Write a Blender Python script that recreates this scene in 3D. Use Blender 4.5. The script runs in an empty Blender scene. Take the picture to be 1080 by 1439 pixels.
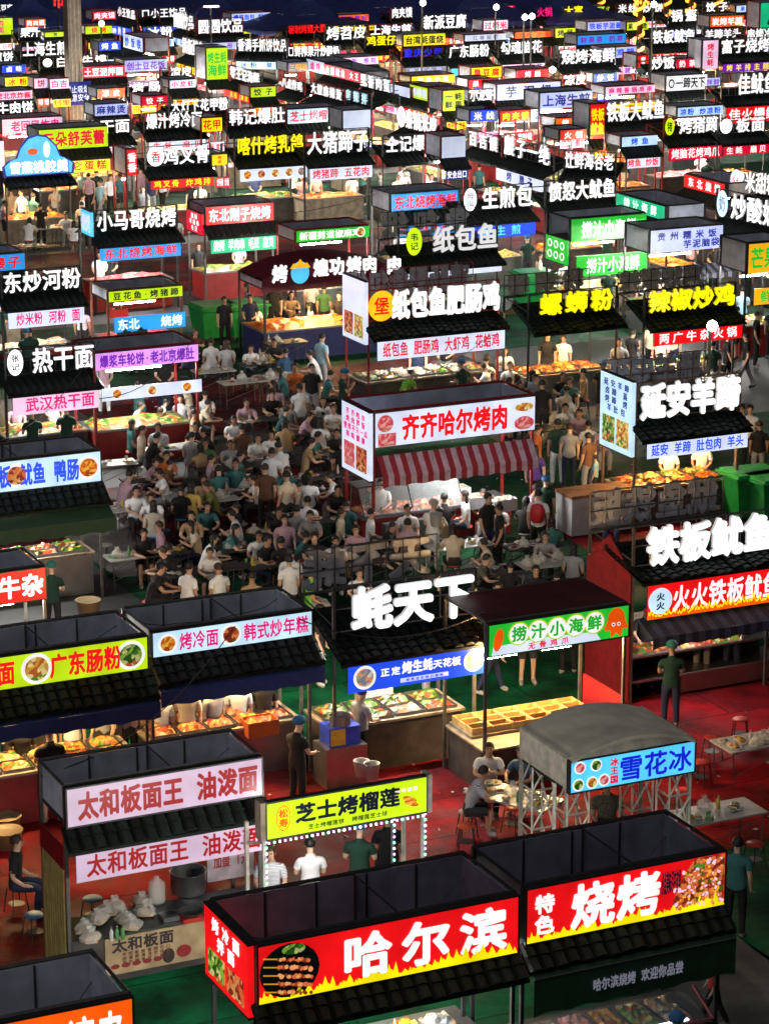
import bpy, math, random
import numpy as np
from mathutils import Vector, Matrix
random.seed(7)
R = math.radians
S = bpy.context.scene
COL = S.collection
# ------------------------------------------------------------------ camera, sky, light, exposure
CAM_H, PITCH, FPX = 17.7, R(15.55), 3809.0        # metres, radians, focal length in photo pixels (photo 1080 x 1439)
cam_d = bpy.data.cameras.new('camera'); cam = bpy.data.objects.new('camera', cam_d); COL.objects.link(cam)
cam.location = (0, 0, CAM_H); cam.rotation_euler = (R(90) - PITCH, 0, 0)
cam_d.sensor_fit = 'VERTICAL'; cam_d.sensor_height = 24; cam_d.lens = FPX / 1439 * 24
cam_d.clip_end = 2000; S.camera = cam
W = bpy.data.worlds.new('World'); S.world = W; W.use_nodes = True
nt = W.node_tree; sky = nt.nodes.new('ShaderNodeTexSky'); sky.sky_type = 'NISHITA'; sky.sun_disc = False
sky.sun_elevation = R(-4); sky.sun_rotation = R(200)
nt.links.new(sky.outputs[0], nt.nodes['Background'].inputs[0]); nt.nodes['Background'].inputs[1].default_value = 0.9
sd = bpy.data.lights.new('night_glow', 'SUN'); sd.energy = 0.42; sd.angle = R(30); sd.color = (1.0, 0.93, 0.86)
so = bpy.data.objects.new('night_glow', sd); COL.objects.link(so); so.rotation_euler = (R(30), 0, R(-25))
S.view_settings.view_transform = 'Standard'; S.view_settings.look = 'None'; S.view_settings.exposure = 0.0
S.view_settings.gamma = 1.0; S.view_settings.use_curve_mapping = False
S.render.engine = 'CYCLES'; C = S.cycles
C.max_bounces = 4; C.diffuse_bounces = 2; C.glossy_bounces = 2; C.transmission_bounces = 3; C.transparent_max_bounces = 6
C.use_denoising = True; C.sample_clamp_indirect = 4.0; C.use_light_tree = True
C.caustics_reflective = False; C.caustics_refractive = False

YAW = R(25.3)
def ray(px, py, z=0.0):
    a = (px - 540) / FPX; b = (py - 719.5) / FPX
    dy = math.cos(PITCH) - b * math.sin(PITCH); dz = -math.sin(PITCH) - b * math.cos(PITCH)
    t = (z - CAM_H) / dz
    return Vector((a * t, dy * t, z))
def proj(p):
    zc = p[1] * math.cos(PITCH) - (p[2] - CAM_H) * math.sin(PITCH); yc = p[1] * math.sin(PITCH) + (p[2] - CAM_H) * math.cos(PITCH)
    return 540 + FPX * p[0] / zc, 719.5 - FPX * yc / zc, zc
def UV(u, v, z=0.0):
    return Vector((u * math.cos(YAW) - v * math.sin(YAW), u * math.sin(YAW) + v * math.cos(YAW), z))

# ------------------------------------------------------------------ materials
def lin(c):
    return tuple((x / 12.92 if x <= .04045 else ((x + .055) / 1.055) ** 2.4) for x in c)
PAL = dict(white=(1, 1, 1), pale=(.86, .9, 1), cyanw=(.78, .92, 1), red=(.93, .07, .09), crimson=(.85, .05, .2), pink=(.97, .8, .93), magenta=(.86, .05, .45),
           purple=(.45, .1, .7), pinkpurple=(.92, .62, .98), yellow=(1, .93, .05), lime=(.76, .9, .08), green=(.15, .74, .2), teal=(.1, .72, .5), blue=(.12, .3, .93),
           sky=(.15, .62, .95), navy=(.06, .13, .5), ink=(.06, .07, .16), lav=(.72, .76, 1), orange=(1, .36, .05), grey=(.55, .55, .62), dkred=(.56, .0, .03),
           mauve=(.80, .70, .80), black=(.03, .03, .03), gold=(1, .72, .1), cyan=(.35, .82, 1), dkgreen=(.02, .3, .12), olive=(.1, .14, .09), deep=(.1, .12, .8), slate=(.22, .26, .36), meata=(.85, .42, .22), meatb=(.68, .25, .16), meatc=(.93, .62, .38), meatd=(.5, .18, .12), leaf=(.25, .55, .15))
MC = {}
def principled(name):
    m = bpy.data.materials.new(name); m.use_nodes = True
    return m, m.node_tree, m.node_tree.nodes['Principled BSDF']
def diff(name, c, rough=.6, metal=0.0, noise=.25, scale=6.0, bump=0.0):
    if name in MC: return MC[name]
    m, t, b = principled(name)
    b.inputs['Roughness'].default_value = rough; b.inputs['Metallic'].default_value = metal
    n = t.nodes.new('ShaderNodeTexNoise'); n.inputs['Scale'].default_value = scale; n.inputs['Detail'].default_value = 5
    co = t.nodes.new('ShaderNodeTexCoord'); t.links.new(co.outputs['Object'], n.inputs['Vector'])
    r = t.nodes.new('ShaderNodeValToRGB'); r.color_ramp.elements[0].position = .3; r.color_ramp.elements[1].position = .7
    r.color_ramp.elements[0].color = tuple(x * (1 - noise) for x in c) + (1,); r.color_ramp.elements[1].color = tuple(min(1, x * (1 + noise)) for x in c) + (1,)
    t.links.new(n.outputs[0], r.inputs[0]); t.links.new(r.outputs[0], b.inputs['Base Color'])
    if bump:
        bp = t.nodes.new('ShaderNodeBump'); bp.inputs['Strength'].default_value = bump; bp.inputs['Distance'].default_value = .02
        t.links.new(n.outputs[0], bp.inputs['Height']); t.links.new(bp.outputs[0], b.inputs['Normal'])
    MC[name] = m; return m
def emis(key, k=1.0, sample=True, uneven=True):
    """Back-lit acrylic or vinyl in a palette colour; k is how strongly it is lit."""
    nm = f'lit_{key}_{k:.2f}' + ('' if sample else '_soft')
    if nm in MC: return MC[nm]
    m, t, b = principled(nm); c = lin(PAL[key])
    b.inputs['Base Color'].default_value = tuple(x * .5 for x in c) + (1,); b.inputs['Roughness'].default_value = .35
    b.inputs['Emission Color'].default_value = c + (1,); b.inputs['Emission Strength'].default_value = k
    if uneven:                                        # lamps behind the sheet light it unevenly
        n = t.nodes.new('ShaderNodeTexNoise'); n.inputs['Scale'].default_value = 2.2; n.inputs['Detail'].default_value = 2
        co = t.nodes.new('ShaderNodeTexCoord'); t.links.new(co.outputs['Object'], n.inputs['Vector'])
        mr = t.nodes.new('ShaderNodeMapRange'); mr.inputs[1].default_value = .3; mr.inputs[2].default_value = .7
        mr.inputs[3].default_value = k * .82; mr.inputs[4].default_value = k * 1.12
        t.links.new(n.outputs[0], mr.inputs[0]); t.links.new(mr.outputs[0], b.inputs['Emission Strength'])
    m.cycles.emission_sampling = 'AUTO' if sample else 'NONE'
    MC[nm] = m; return m
def obj_color(name, rough=.8, noise=.3, scale=14, metal=0, bump=0):
    """Material whose colour is the object's own colour: clothes, hair, stools, crates."""
    if name in MC: return MC[name]
    m, t, b = principled(name); b.inputs['Roughness'].default_value = rough; b.inputs['Metallic'].default_value = metal
    oi = t.nodes.new('ShaderNodeObjectInfo'); n = t.nodes.new('ShaderNodeTexNoise'); n.inputs['Scale'].default_value = scale; n.inputs['Detail'].default_value = 4
    co = t.nodes.new('ShaderNodeTexCoord'); t.links.new(co.outputs['Object'], n.inputs['Vector'])
    mr = t.nodes.new('ShaderNodeMapRange'); mr.inputs[1].default_value = .3; mr.inputs[2].default_value = .7; mr.inputs[3].default_value = 1 - noise; mr.inputs[4].default_value = 1 + noise * .4
    mx = t.nodes.new('ShaderNodeMix'); mx.data_type = 'RGBA'; mx.blend_type = 'MULTIPLY'; mx.inputs[0].default_value = 1
    t.links.new(n.outputs[0], mr.inputs[0]); t.links.new(oi.outputs['Color'], mx.inputs[6]); t.links.new(mr.outputs[0], mx.inputs[7]); t.links.new(mx.outputs[2], b.inputs['Base Color'])
    if bump:
        bp = t.nodes.new('ShaderNodeBump'); bp.inputs['Strength'].default_value = bump; bp.inputs['Distance'].default_value = .03
        t.links.new(n.outputs[0], bp.inputs['Height']); t.links.new(bp.outputs[0], b.inputs['Normal'])
    MC[name] = m; return m
def food_mat(name, cols, lit=0.0, scale=9.0):
    """Bits of food in several colours: cells with soft noise; lit > 0 is a back-lit photo print of it."""
    if name in MC: return MC[name]
    m, t, b = principled(name)
    v = t.nodes.new('ShaderNodeTexVoronoi'); v.inputs['Scale'].default_value = scale; co = t.nodes.new('ShaderNodeTexCoord')
    n = t.nodes.new('ShaderNodeTexNoise'); n.inputs['Scale'].default_value = scale * .7
    t.links.new(co.outputs['Object'], v.inputs['Vector']); t.links.new(co.outputs['Object'], n.inputs['Vector'])
    sep = t.nodes.new('ShaderNodeSeparateColor'); t.links.new(v.outputs['Color'], sep.inputs[0])
    r = t.nodes.new('ShaderNodeValToRGB'); r.color_ramp.interpolation = 'CONSTANT'
    while len(r.color_ramp.elements) < len(cols): r.color_ramp.elements.new(.5)
    for i, c in enumerate(cols):
        r.color_ramp.elements[i].position = i / len(cols); r.color_ramp.elements[i].color = lin(c) + (1,)
    t.links.new(sep.outputs[0], r.inputs[0])
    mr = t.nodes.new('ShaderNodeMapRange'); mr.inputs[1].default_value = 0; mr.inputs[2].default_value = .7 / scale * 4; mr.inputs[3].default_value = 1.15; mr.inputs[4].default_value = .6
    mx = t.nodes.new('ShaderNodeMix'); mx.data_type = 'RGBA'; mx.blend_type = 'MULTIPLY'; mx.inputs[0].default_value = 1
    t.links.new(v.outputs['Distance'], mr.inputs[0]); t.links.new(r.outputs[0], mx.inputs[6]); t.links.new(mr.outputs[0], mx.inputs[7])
    t.links.new(mx.outputs[2], b.inputs['Base Color']); b.inputs['Roughness'].default_value = .4
    if lit:
        t.links.new(mx.outputs[2], b.inputs['Emission Color']); b.inputs['Emission Strength'].default_value = lit; m.cycles.emission_sampling = 'NONE'
    MC[name] = m; return m
FOODC = dict(meat=[(.75, .25, .15), (.9, .45, .25), (.55, .15, .1), (.85, .6, .35), (.95, .75, .5)],
             skewer=[(.8, .35, .18), (.62, .2, .12), (.92, .55, .3), (.5, .2, .12), (.3, .45, .12)],
             green=[(.25, .5, .12), (.55, .7, .25), (.8, .8, .5), (.15, .35, .1), (.85, .35, .15)],
             noodle=[(.95, .8, .4), (.9, .65, .25), (.98, .9, .6), (.8, .4, .15), (.4, .6, .15)],
             sea=[(.9, .88, .8), (.7, .65, .55), (.95, .6, .4), (.5, .55, .6), (.85, .8, .7)],
             fried=[(.95, .6, .15), (.85, .4, .08), (1, .75, .3), (.7, .28, .05)],
             pinkm=[(.95, .45, .5), (.9, .3, .35), (1, .7, .7), (.85, .55, .45)],
             mix=[(.9, .3, .15), (.95, .8, .3), (.3, .55, .15), (.95, .9, .8), (.6, .3, .15), (.2, .3, .1)])
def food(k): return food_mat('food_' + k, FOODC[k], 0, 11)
def photo(k, s=1.0): return food_mat(f'food_print_{k}', FOODC[k], .95, 13)

M_METAL = diff('steel_frame', (.14, .135, .13), .45, .6)
M_DARK = diff('dark_frame', (.035, .035, .04), .5, .3)
M_REDP = diff('red_painted_frame', (.28, .02, .02), .5, .2)
M_WOODP = diff('brown_frame', (.18, .09, .05), .6)
M_WHITEP = diff('white_frame', (.55, .52, .45), .5, .2)
FR = dict(metal=M_METAL, dark=M_DARK, red=M_REDP, brown=M_WOODP, white=M_WHITEP)
M_PARA = diff('grey_vinyl_panel', (.62, .66, .82), .5, 0, .25, 2.5)
M_PARAD = diff('charcoal_vinyl_panel', (.22, .23, .31), .45, 0, .3, 2.5)
M_ROOF = diff('dark_roof_sheet', (.02, .021, .024), .6, 0, .4, 3)
M_TILE = diff('black_green_tile', (.008, .013, .011), .6, 0, .45, 9, .3); M_TILE.node_tree.nodes['Principled BSDF'].inputs['Specular IOR Level'].default_value = .2
_n = M_TILE.node_tree; _o = _n.nodes.new('ShaderNodeObjectInfo'); _x = _n.nodes.new('ShaderNodeMix'); _x.data_type = 'RGBA'; _x.blend_type = 'MULTIPLY'; _x.inputs[0].default_value = 1
_s = _n.nodes['Principled BSDF'].inputs['Base Color'].links[0].from_socket; _n.links.new(_s, _x.inputs[6]); _n.links.new(_o.outputs['Color'], _x.inputs[7]); _n.links.new(_x.outputs[2], _n.nodes['Principled BSDF'].inputs['Base Color'])
M_STEEL = diff('stainless_steel', (.40, .40, .42), .3, .9, .15, 3)
M_CTOP = diff('worn_counter_top', (.30, .24, .17), .45, 0, .4, 5)
M_CFRONT = diff('counter_front', (.06, .05, .045), .6, 0, .4, 4)
M_CRED = diff('red_counter_front', (.30, .02, .02), .5, 0, .25, 3)
M_PAINT = obj_color('coloured_plastic', .45, .15, 5)
M_CLOTH = obj_color('cloth', .85, .14, 7, 0, .35)
M_SKIN = obj_color('skin', .55, .12, 9)
M_HAIR = obj_color('hair', .5, .4, 40, 0, .4)
M_AWN = obj_color('awning_canvas', .7, .25, 6, 0, .15)
M_TUBE, _t, _b = principled('fluorescent_tube'); _b.inputs['Emission Color'].default_value = (1, .96, .88, 1); _b.inputs['Emission Strength'].default_value = 620
M_WARM, _t, _b = principled('warm_lamp'); _b.inputs['Emission Color'].default_value = (1, .62, .25, 1); _b.inputs['Emission Strength'].default_value = 620
M_PINKL, _t, _b = principled('pink_lamp'); _b.inputs['Emission Color'].default_value = (1, .35, .5, 1); _b.inputs['Emission Strength'].default_value = 160
LAMP = dict(white=M_TUBE, warm=M_WARM, pink=M_PINKL)
M_BAG, _t, _b = principled('clear_plastic'); _b.inputs['Base Color'].default_value = (.75, .75, .72, 1); _b.inputs['Roughness'].default_value = .25; _b.inputs['Alpha'].default_value = .45
M_GLASS, _t, _b = principled('case_glass'); _b.inputs['Base Color'].default_value = (.8, .9, .95, 1); _b.inputs['Roughness'].default_value = .05; _b.inputs['Alpha'].default_value = .16

# ------------------------------------------------------------------ mesh helpers
class MB:
    def __init__(s): s.v = []; s.f = []; s.m = []; s.mi = 0
    def quad(s, a, b, c, d): n = len(s.v); s.v += [a, b, c, d]; s.f.append((n, n + 1, n + 2, n + 3)); s.m.append(s.mi)
    def poly(s, pts): n = len(s.v); s.v += pts; s.f.append(tuple(range(n, n + len(pts)))); s.m.append(s.mi)
    def box(s, x0, x1, y0, y1, z0, z1, T=None):
        n = len(s.v); P = [(x, y, z) for z in (z0, z1) for y in (y0, y1) for x in (x0, x1)]
        if T: P = [tuple(T @ Vector(p)) for p in P]
        s.v += P
        for q in ((0, 2, 3, 1), (4, 5, 7, 6), (0, 1, 5, 4), (2, 6, 7, 3), (0, 4, 6, 2), (1, 3, 7, 5)): s.f.append(tuple(n + i for i in q)); s.m.append(s.mi)
    def bar(s, a, b, r, k=4, r2=None):
        a = Vector(a); b = Vector(b); d = (b - a).normalized(); u = d.orthogonal().normalized(); w = d.cross(u); n = len(s.v); r2 = r if r2 is None else r2
        for p, q in ((a, r), (b, r2)):
            for i in range(k): t = 2 * math.pi * (i + .5) / k; s.v.append(tuple(p + u * math.cos(t) * q + w * math.sin(t) * q))
        for i in range(k): j = (i + 1) % k; s.f.append((n + i, n + j, n + k + j, n + k + i)); s.m.append(s.mi)
        s.f.append(tuple(n + i for i in reversed(range(k)))); s.f.append(tuple(n + k + i for i in range(k))); s.m += [s.mi, s.mi]
    def lathe(s, prof, k=12, c=(0, 0, 0), sx=1, sy=1):
        n = len(s.v)
        for r, z in prof:
            for i in range(k): t = 2 * math.pi * i / k; s.v.append((c[0] + r * math.cos(t) * sx, c[1] + r * math.sin(t) * sy, c[2] + z))
        for a in range(len(prof) - 1):
            for i in range(k): j = (i + 1) % k; s.f.append((n + a * k + i, n + a * k + j, n + a * k + k + j, n + a * k + k + i)); s.m.append(s.mi)
        if prof[0][0] > 1e-4: s.f.append(tuple(n + i for i in reversed(range(k)))); s.m.append(s.mi)
        if prof[-1][0] > 1e-4: s.f.append(tuple(n + (len(prof) - 1) * k + i for i in range(k))); s.m.append(s.mi)
    def lumps(s, x0, x1, y0, y1, z, amp, nx, ny, rnd=random):
        n = len(s.v)
        for j in range(ny + 1):
            for i in range(nx + 1):
                e = 0 if i in (0, nx) or j in (0, ny) else 1
                s.v.append((x0 + (x1 - x0) * (i + e * rnd.uniform(-.3, .3)) / nx, y0 + (y1 - y0) * (j + e * rnd.uniform(-.3, .3)) / ny, z + e * rnd.uniform(.25, 1) * amp))
        for j in range(ny):
            for i in range(nx): a = n + j * (nx + 1) + i; s.f.append((a, a + 1, a + nx + 2, a + nx + 1)); s.m.append(s.mi)
    def mesh(s, name, mats, smooth=False):
        me = bpy.data.meshes.new(name); me.from_pydata(s.v, [], s.f)
        for m in (mats if isinstance(mats, (list, tuple)) else [mats]): me.materials.append(m)
        if any(s.m): me.polygons.foreach_set('material_index', s.m)
        if smooth: me.polygons.foreach_set('use_smooth', [True] * len(me.polygons))
        me.update(); return me
    def build(s, name, mats, parent=None, loc=(0, 0, 0), rz=0, smooth=False, color=None):
        return link(name, s.mesh(name, mats, smooth), parent, loc, rz, color)
def link(name, me, parent=None, loc=(0, 0, 0), rz=0, color=None):
    o = bpy.data.objects.new(name, me); COL.objects.link(o); o.location = loc
    if rz: o.rotation_euler = (0, 0, rz)
    if parent: o.parent = parent
    if color: o.color = tuple(color) + (1,)
    return o
def boxo(name, m, parent, x0, x1, y0, y1, z0, z1, color=None):
    b = MB(); b.box(x0, x1, y0, y1, z0, z1); return b.build(name, m, parent, color=color)
THINGS = []
def tag(o, label, cat, group=None):
    o['label'] = label; o['category'] = cat
    if group: o['group'] = group
    THINGS.append(o); return o
def thing(name, label, cat, loc, rz=0, group=None):
    o = link(name, None, None, loc, rz); o.empty_display_size = .3; return tag(o, label, cat, group)
def struct(name, me, loc=(0, 0, 0), rz=0):
    o = link(name, me, None, loc, rz); o['kind'] = 'structure'; return o

# ------------------------------------------------------------------ lettering
GC = {}
def glyph(ch, bold):
    k = (ch, bold)
    if k in GC: return GC[k]
    c = bpy.data.curves.new('glyph', 'FONT'); c.body = ch; c.size = 1; c.extrude = .02; c.resolution_u = 2 if bold < .04 else 3
    o = bpy.data.objects.new('glyph', c); COL.objects.link(o)
    me = bpy.data.meshes.new_from_object(o); bpy.data.objects.remove(o); bpy.data.curves.remove(c)
    v = np.zeros(len(me.vertices) * 3); me.vertices.foreach_get('co', v); v = v.reshape(-1, 3)
    if len(v):
        v[:, 0] -= (v[:, 0].min() + v[:, 0].max()) / 2 if ord(ch) < 0x2000 else .5
        v[:, 1] -= .38
    f = [tuple(p.vertices) for p in me.polygons]; bpy.data.meshes.remove(me)
    if bold > .004 and len(v):                       # heavier strokes: copies shifted round a small circle
        vs, fs, nn = [], [], len(v); e = bold; m = 12 if bold > .034 else 6
        for i in range(m):
            a = 2 * math.pi * (i + .5) / m; q = v.copy(); q[:, 0] += e * math.cos(a); q[:, 1] += e * math.sin(a); q[:, 2] += .0005 * i; vs.append(q); fs += [tuple(j + nn * i for j in p) for p in f]
        v = np.concatenate(vs); f = fs
    GC[k] = (v, f); return GC[k]
def text_mesh(s, W_, H_, bold=.025, depth=.004, fill=.93, maxr=1.15):
    """Flat lettering, centred on the origin of the XZ plane, facing -Y, fitted in W_ x H_; '|' breaks the line."""
    out = []; V, F = [], []; n = 0; lines = s.split('|'); lh = H_ / len(lines)
    for li, ln in enumerate(lines):
        wid = [1.0 if ord(c) >= 0x2000 else .62 for c in ln]; cell = W_ / max(1, sum(wid)); sz = lh * fill
        sx = min(cell, sz * maxr); tot = sx * sum(wid); pitch = cell if cell < sz * 1.7 else sz * 1.7
        x = -pitch * sum(wid) / 2; zc = (len(lines) / 2 - li - .5) * lh
        if V: out.append((V, F)); V, F, n = [], [], 0
        for c, w in zip(ln, wid):
            if c == ' ':
                if V: out.append((V, F)); V, F, n = [], [], 0
            else:
                v, f = glyph(c, bold)
                if len(v):
                    q = np.empty_like(v); q[:, 0] = v[:, 0] * sx * .97 + x + w * pitch / 2; q[:, 1] = -v[:, 2] * depth / .02; q[:, 2] = v[:, 1] * sz + zc
                    V.append(q); F += [tuple(i + n for i in p) for p in f]; n += len(v)
            x += w * pitch
    if V: out.append((V, F))
    res = []
    for V, F in out:                                  # one mesh for each word
        me = bpy.data.meshes.new('lettering'); me.from_pydata(np.concatenate(V).tolist(), [], F); res.append(me)
    return res
LM = {}
def letter_mesh(ch, bold, mat):
    k = (ch, bold, mat.name)
    if k in LM: return LM[k]
    v, f = glyph(ch, bold); q = np.empty_like(v); q[:, 0] = v[:, 0]; q[:, 1] = -v[:, 2] * 2.2; q[:, 2] = v[:, 1]
    me = bpy.data.meshes.new('letter'); me.from_pydata(q.tolist(), [], f); me.materials.append(mat)
    base = mat.name.split('_')
    me.materials.append(emis(base[1], .38, False, False) if base[0] == 'lit' else mat); me.update()
    me.polygons.foreach_set('material_index', [0 if p.normal.y < -.35 else 1 for p in me.polygons]); LM[k] = me; return me
def lettering(s, fg, parent, x, y, z, W_, H_, bold=.025, k=1.0, name='lettering', mat=None):
    o = None
    for me in text_mesh(s, W_, H_, min(bold, .036)): me.materials.append(mat or emis(fg, k, False, False)); o = link(name, me, parent, (x, y, z))
    return o
def disc(name, m, parent, x, y, z, rx, rz_=None, k=20, d=.01):
    rz_ = rz_ or rx; b = MB(); P = [(rx * math.cos(2 * math.pi * i / k), rz_ * math.sin(2 * math.pi * i / k)) for i in range(k)]
    b.poly([(p[0], -d, p[1]) for p in P]); 
    for i in range(k): a = P[i]; c = P[(i + 1) % k]; b.quad((c[0], -d, c[1]), (a[0], -d, a[1]), (a[0], 0, a[1]), (c[0], 0, c[1]))
    return b.build(name, m, parent, (x, y, z))
def plate_pic(parent, x, y, z, r, kind, rim='white'):
    disc('plate_print', emis(rim, .9, False), parent, x, y, z, r, d=.005); disc('food_print', photo(kind), parent, x, y - .006, z, r * .78, d=.004)
def rect_pic(parent, x, y, z, w, h, kind):
    b = MB(); b.box(-w / 2, w / 2, -.006, 0, -h / 2, h / 2); b.build('food_print', photo(kind), parent, (x, y, z))

# ------------------------------------------------------------------ ground
b = MB(); b.quad((-900, -60, 0), (900, -60, 0), (900, 1500, 0), (-900, 1500, 0))
struct('ground', b.mesh('ground', diff('trampled_asphalt', (.022, .024, .025), .6, 0, .45, .9, .3)))
def carpet_mat(name, c, c2):
    m, t, bb = principled(name); co = t.nodes.new('ShaderNodeTexCoord'); n = t.nodes.new('ShaderNodeTexNoise'); n.inputs['Scale'].default_value = 1.3; n.inputs['Detail'].default_value = 8; n.inputs['Roughness'].default_value = .65
    t.links.new(co.outputs['Object'], n.inputs['Vector']); r = t.nodes.new('ShaderNodeValToRGB')
    r.color_ramp.elements[0].position = .35; r.color_ramp.elements[0].color = c2 + (1,); r.color_ramp.elements[1].position = .6; r.color_ramp.elements[1].color = c + (1,)
    t.links.new(n.outputs[0], r.inputs[0]); t.links.new(r.outputs[0], bb.inputs['Base Color']); rr_ = t.nodes.new('ShaderNodeMapRange'); rr_.inputs[1].default_value = .4; rr_.inputs[2].default_value = .6; rr_.inputs[3].default_value = .6; rr_.inputs[4].default_value = .9; bb.inputs['Specular IOR Level'].default_value = .12; t.links.new(n.outputs[0], rr_.inputs[0]); t.links.new(rr_.outputs[0], bb.inputs['Roughness'])
    rt = t.nodes.new('ShaderNodeMapping'); rt.inputs['Rotation'].default_value = (0, 0, -YAW); t.links.new(co.outputs['Object'], rt.inputs[0])
    bk = t.nodes.new('ShaderNodeTexBrick'); bk.inputs['Scale'].default_value = 1; bk.inputs['Brick Width'].default_value = 6; bk.inputs['Row Height'].default_value = 1.6; bk.inputs['Mortar Size'].default_value = .025; bk.inputs['Color1'].default_value = (1, 1, 1, 1); bk.inputs['Color2'].default_value = (.72, .72, .72, 1); bk.inputs['Mortar'].default_value = (.35, .35, .35, 1)
    t.links.new(rt.outputs[0], bk.inputs['Vector']); mx = t.nodes.new('ShaderNodeMix'); mx.data_type = 'RGBA'; mx.blend_type = 'MULTIPLY'; mx.inputs[0].default_value = 1; t.links.new(r.outputs[0], mx.inputs[6]); t.links.new(bk.outputs[0], mx.inputs[7]); st = t.nodes.new('ShaderNodeTexNoise'); st.inputs['Scale'].default_value = .42; st.inputs['Detail'].default_value = 9; st.inputs['Roughness'].default_value = .7; t.links.new(co.outputs['Object'], st.inputs['Vector'])
    sr = t.nodes.new('ShaderNodeValToRGB'); sr.color_ramp.elements[0].position = .42; sr.color_ramp.elements[0].color = (.22, .22, .22, 1); sr.color_ramp.elements[1].position = .6; sr.color_ramp.elements[1].color = (1, 1, 1, 1); t.links.new(st.outputs[0], sr.inputs[0])
    m3 = t.nodes.new('ShaderNodeMix'); m3.data_type = 'RGBA'; m3.blend_type = 'MULTIPLY'; m3.inputs[0].default_value = 1; t.links.new(mx.outputs[2], m3.inputs[6]); t.links.new(sr.outputs[0], m3.inputs[7]); t.links.new(m3.outputs[2], bb.inputs['Base Color'])
    bp = t.nodes.new('ShaderNodeBump'); bp.inputs['Strength'].default_value = .5; bp.inputs['Distance'].default_value = .03; t.links.new(n.outputs[0], bp.inputs['Height']); t.links.new(bp.outputs[0], bb.inputs['Normal'])
    return m
M_RED = carpet_mat('red_carpet', (.36, .005, .012), (.20, .004, .009)); M_GRN = carpet_mat('green_carpet', (.004, .17, .06), (.004, .085, .035)); M_REDD = carpet_mat('shaded_red_carpet', (.16, .006, .012), (.05, .006, .01)); M_GRND = carpet_mat('shaded_green_carpet', (.004, .09, .035), (.006, .03, .015)); M_PAVE = diff('worn_paving', (.10, .095, .085), .7, 0, .4, 2)  # darker carpet copies: shade over the trodden dining floor put into the colour
def carpet(nm, m, u0, u1, v0, v1, z):
    b = MB(); n = max(1, int((u1 - u0) / 2)); k = max(1, int((v1 - v0) / 2)); g = []
    for j in range(k + 1):
        for i in range(n + 1):
            e = (i in (0, n)) or (j in (0, k)); g.append((u0 + (u1 - u0) * i / n + (random.uniform(-.08, .08) if e else 0), v0 + (v1 - v0) * j / k + (random.uniform(-.08, .08) if e else 0)))
    b.v = [tuple(UV(*p, z)) for p in g]
    for j in range(k):
        for i in range(n): a = j * (n + 1) + i; b.f.append((a, a + 1, a + n + 2, a + n + 1)); b.m.append(0)
    struct(nm, b.mesh(nm, m))
carpet('green_lane', M_GRN, -5, 19.7, 20, 35.9, .004); carpet('green_lane', M_GRN, 21.6, 60, 20, 35.9, .004); carpet('pavement', M_PAVE, 19.7, 21.6, 20, 35.9, .004)
carpet('red_carpet', M_RED, -5, 60, 35.9, 43.6, .008); carpet('green_lane', M_GRN, -5, 60, 43.6, 49.4, .004); carpet('red_carpet', M_RED, -5, 19.3, 49.4, 52.5, .008)
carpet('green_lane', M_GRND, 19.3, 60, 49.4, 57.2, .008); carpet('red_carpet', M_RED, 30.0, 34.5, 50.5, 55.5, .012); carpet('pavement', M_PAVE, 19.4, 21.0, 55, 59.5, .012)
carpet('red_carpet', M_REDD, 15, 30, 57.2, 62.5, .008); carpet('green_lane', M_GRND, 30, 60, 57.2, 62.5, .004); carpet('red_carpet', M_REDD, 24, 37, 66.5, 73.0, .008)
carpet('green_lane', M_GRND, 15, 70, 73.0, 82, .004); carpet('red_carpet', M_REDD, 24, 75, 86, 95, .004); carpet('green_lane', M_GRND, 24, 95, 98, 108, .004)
carpet('green_lane', M_GRN, 28.5, 33.0, 62.5, 66.4, .008)

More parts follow.
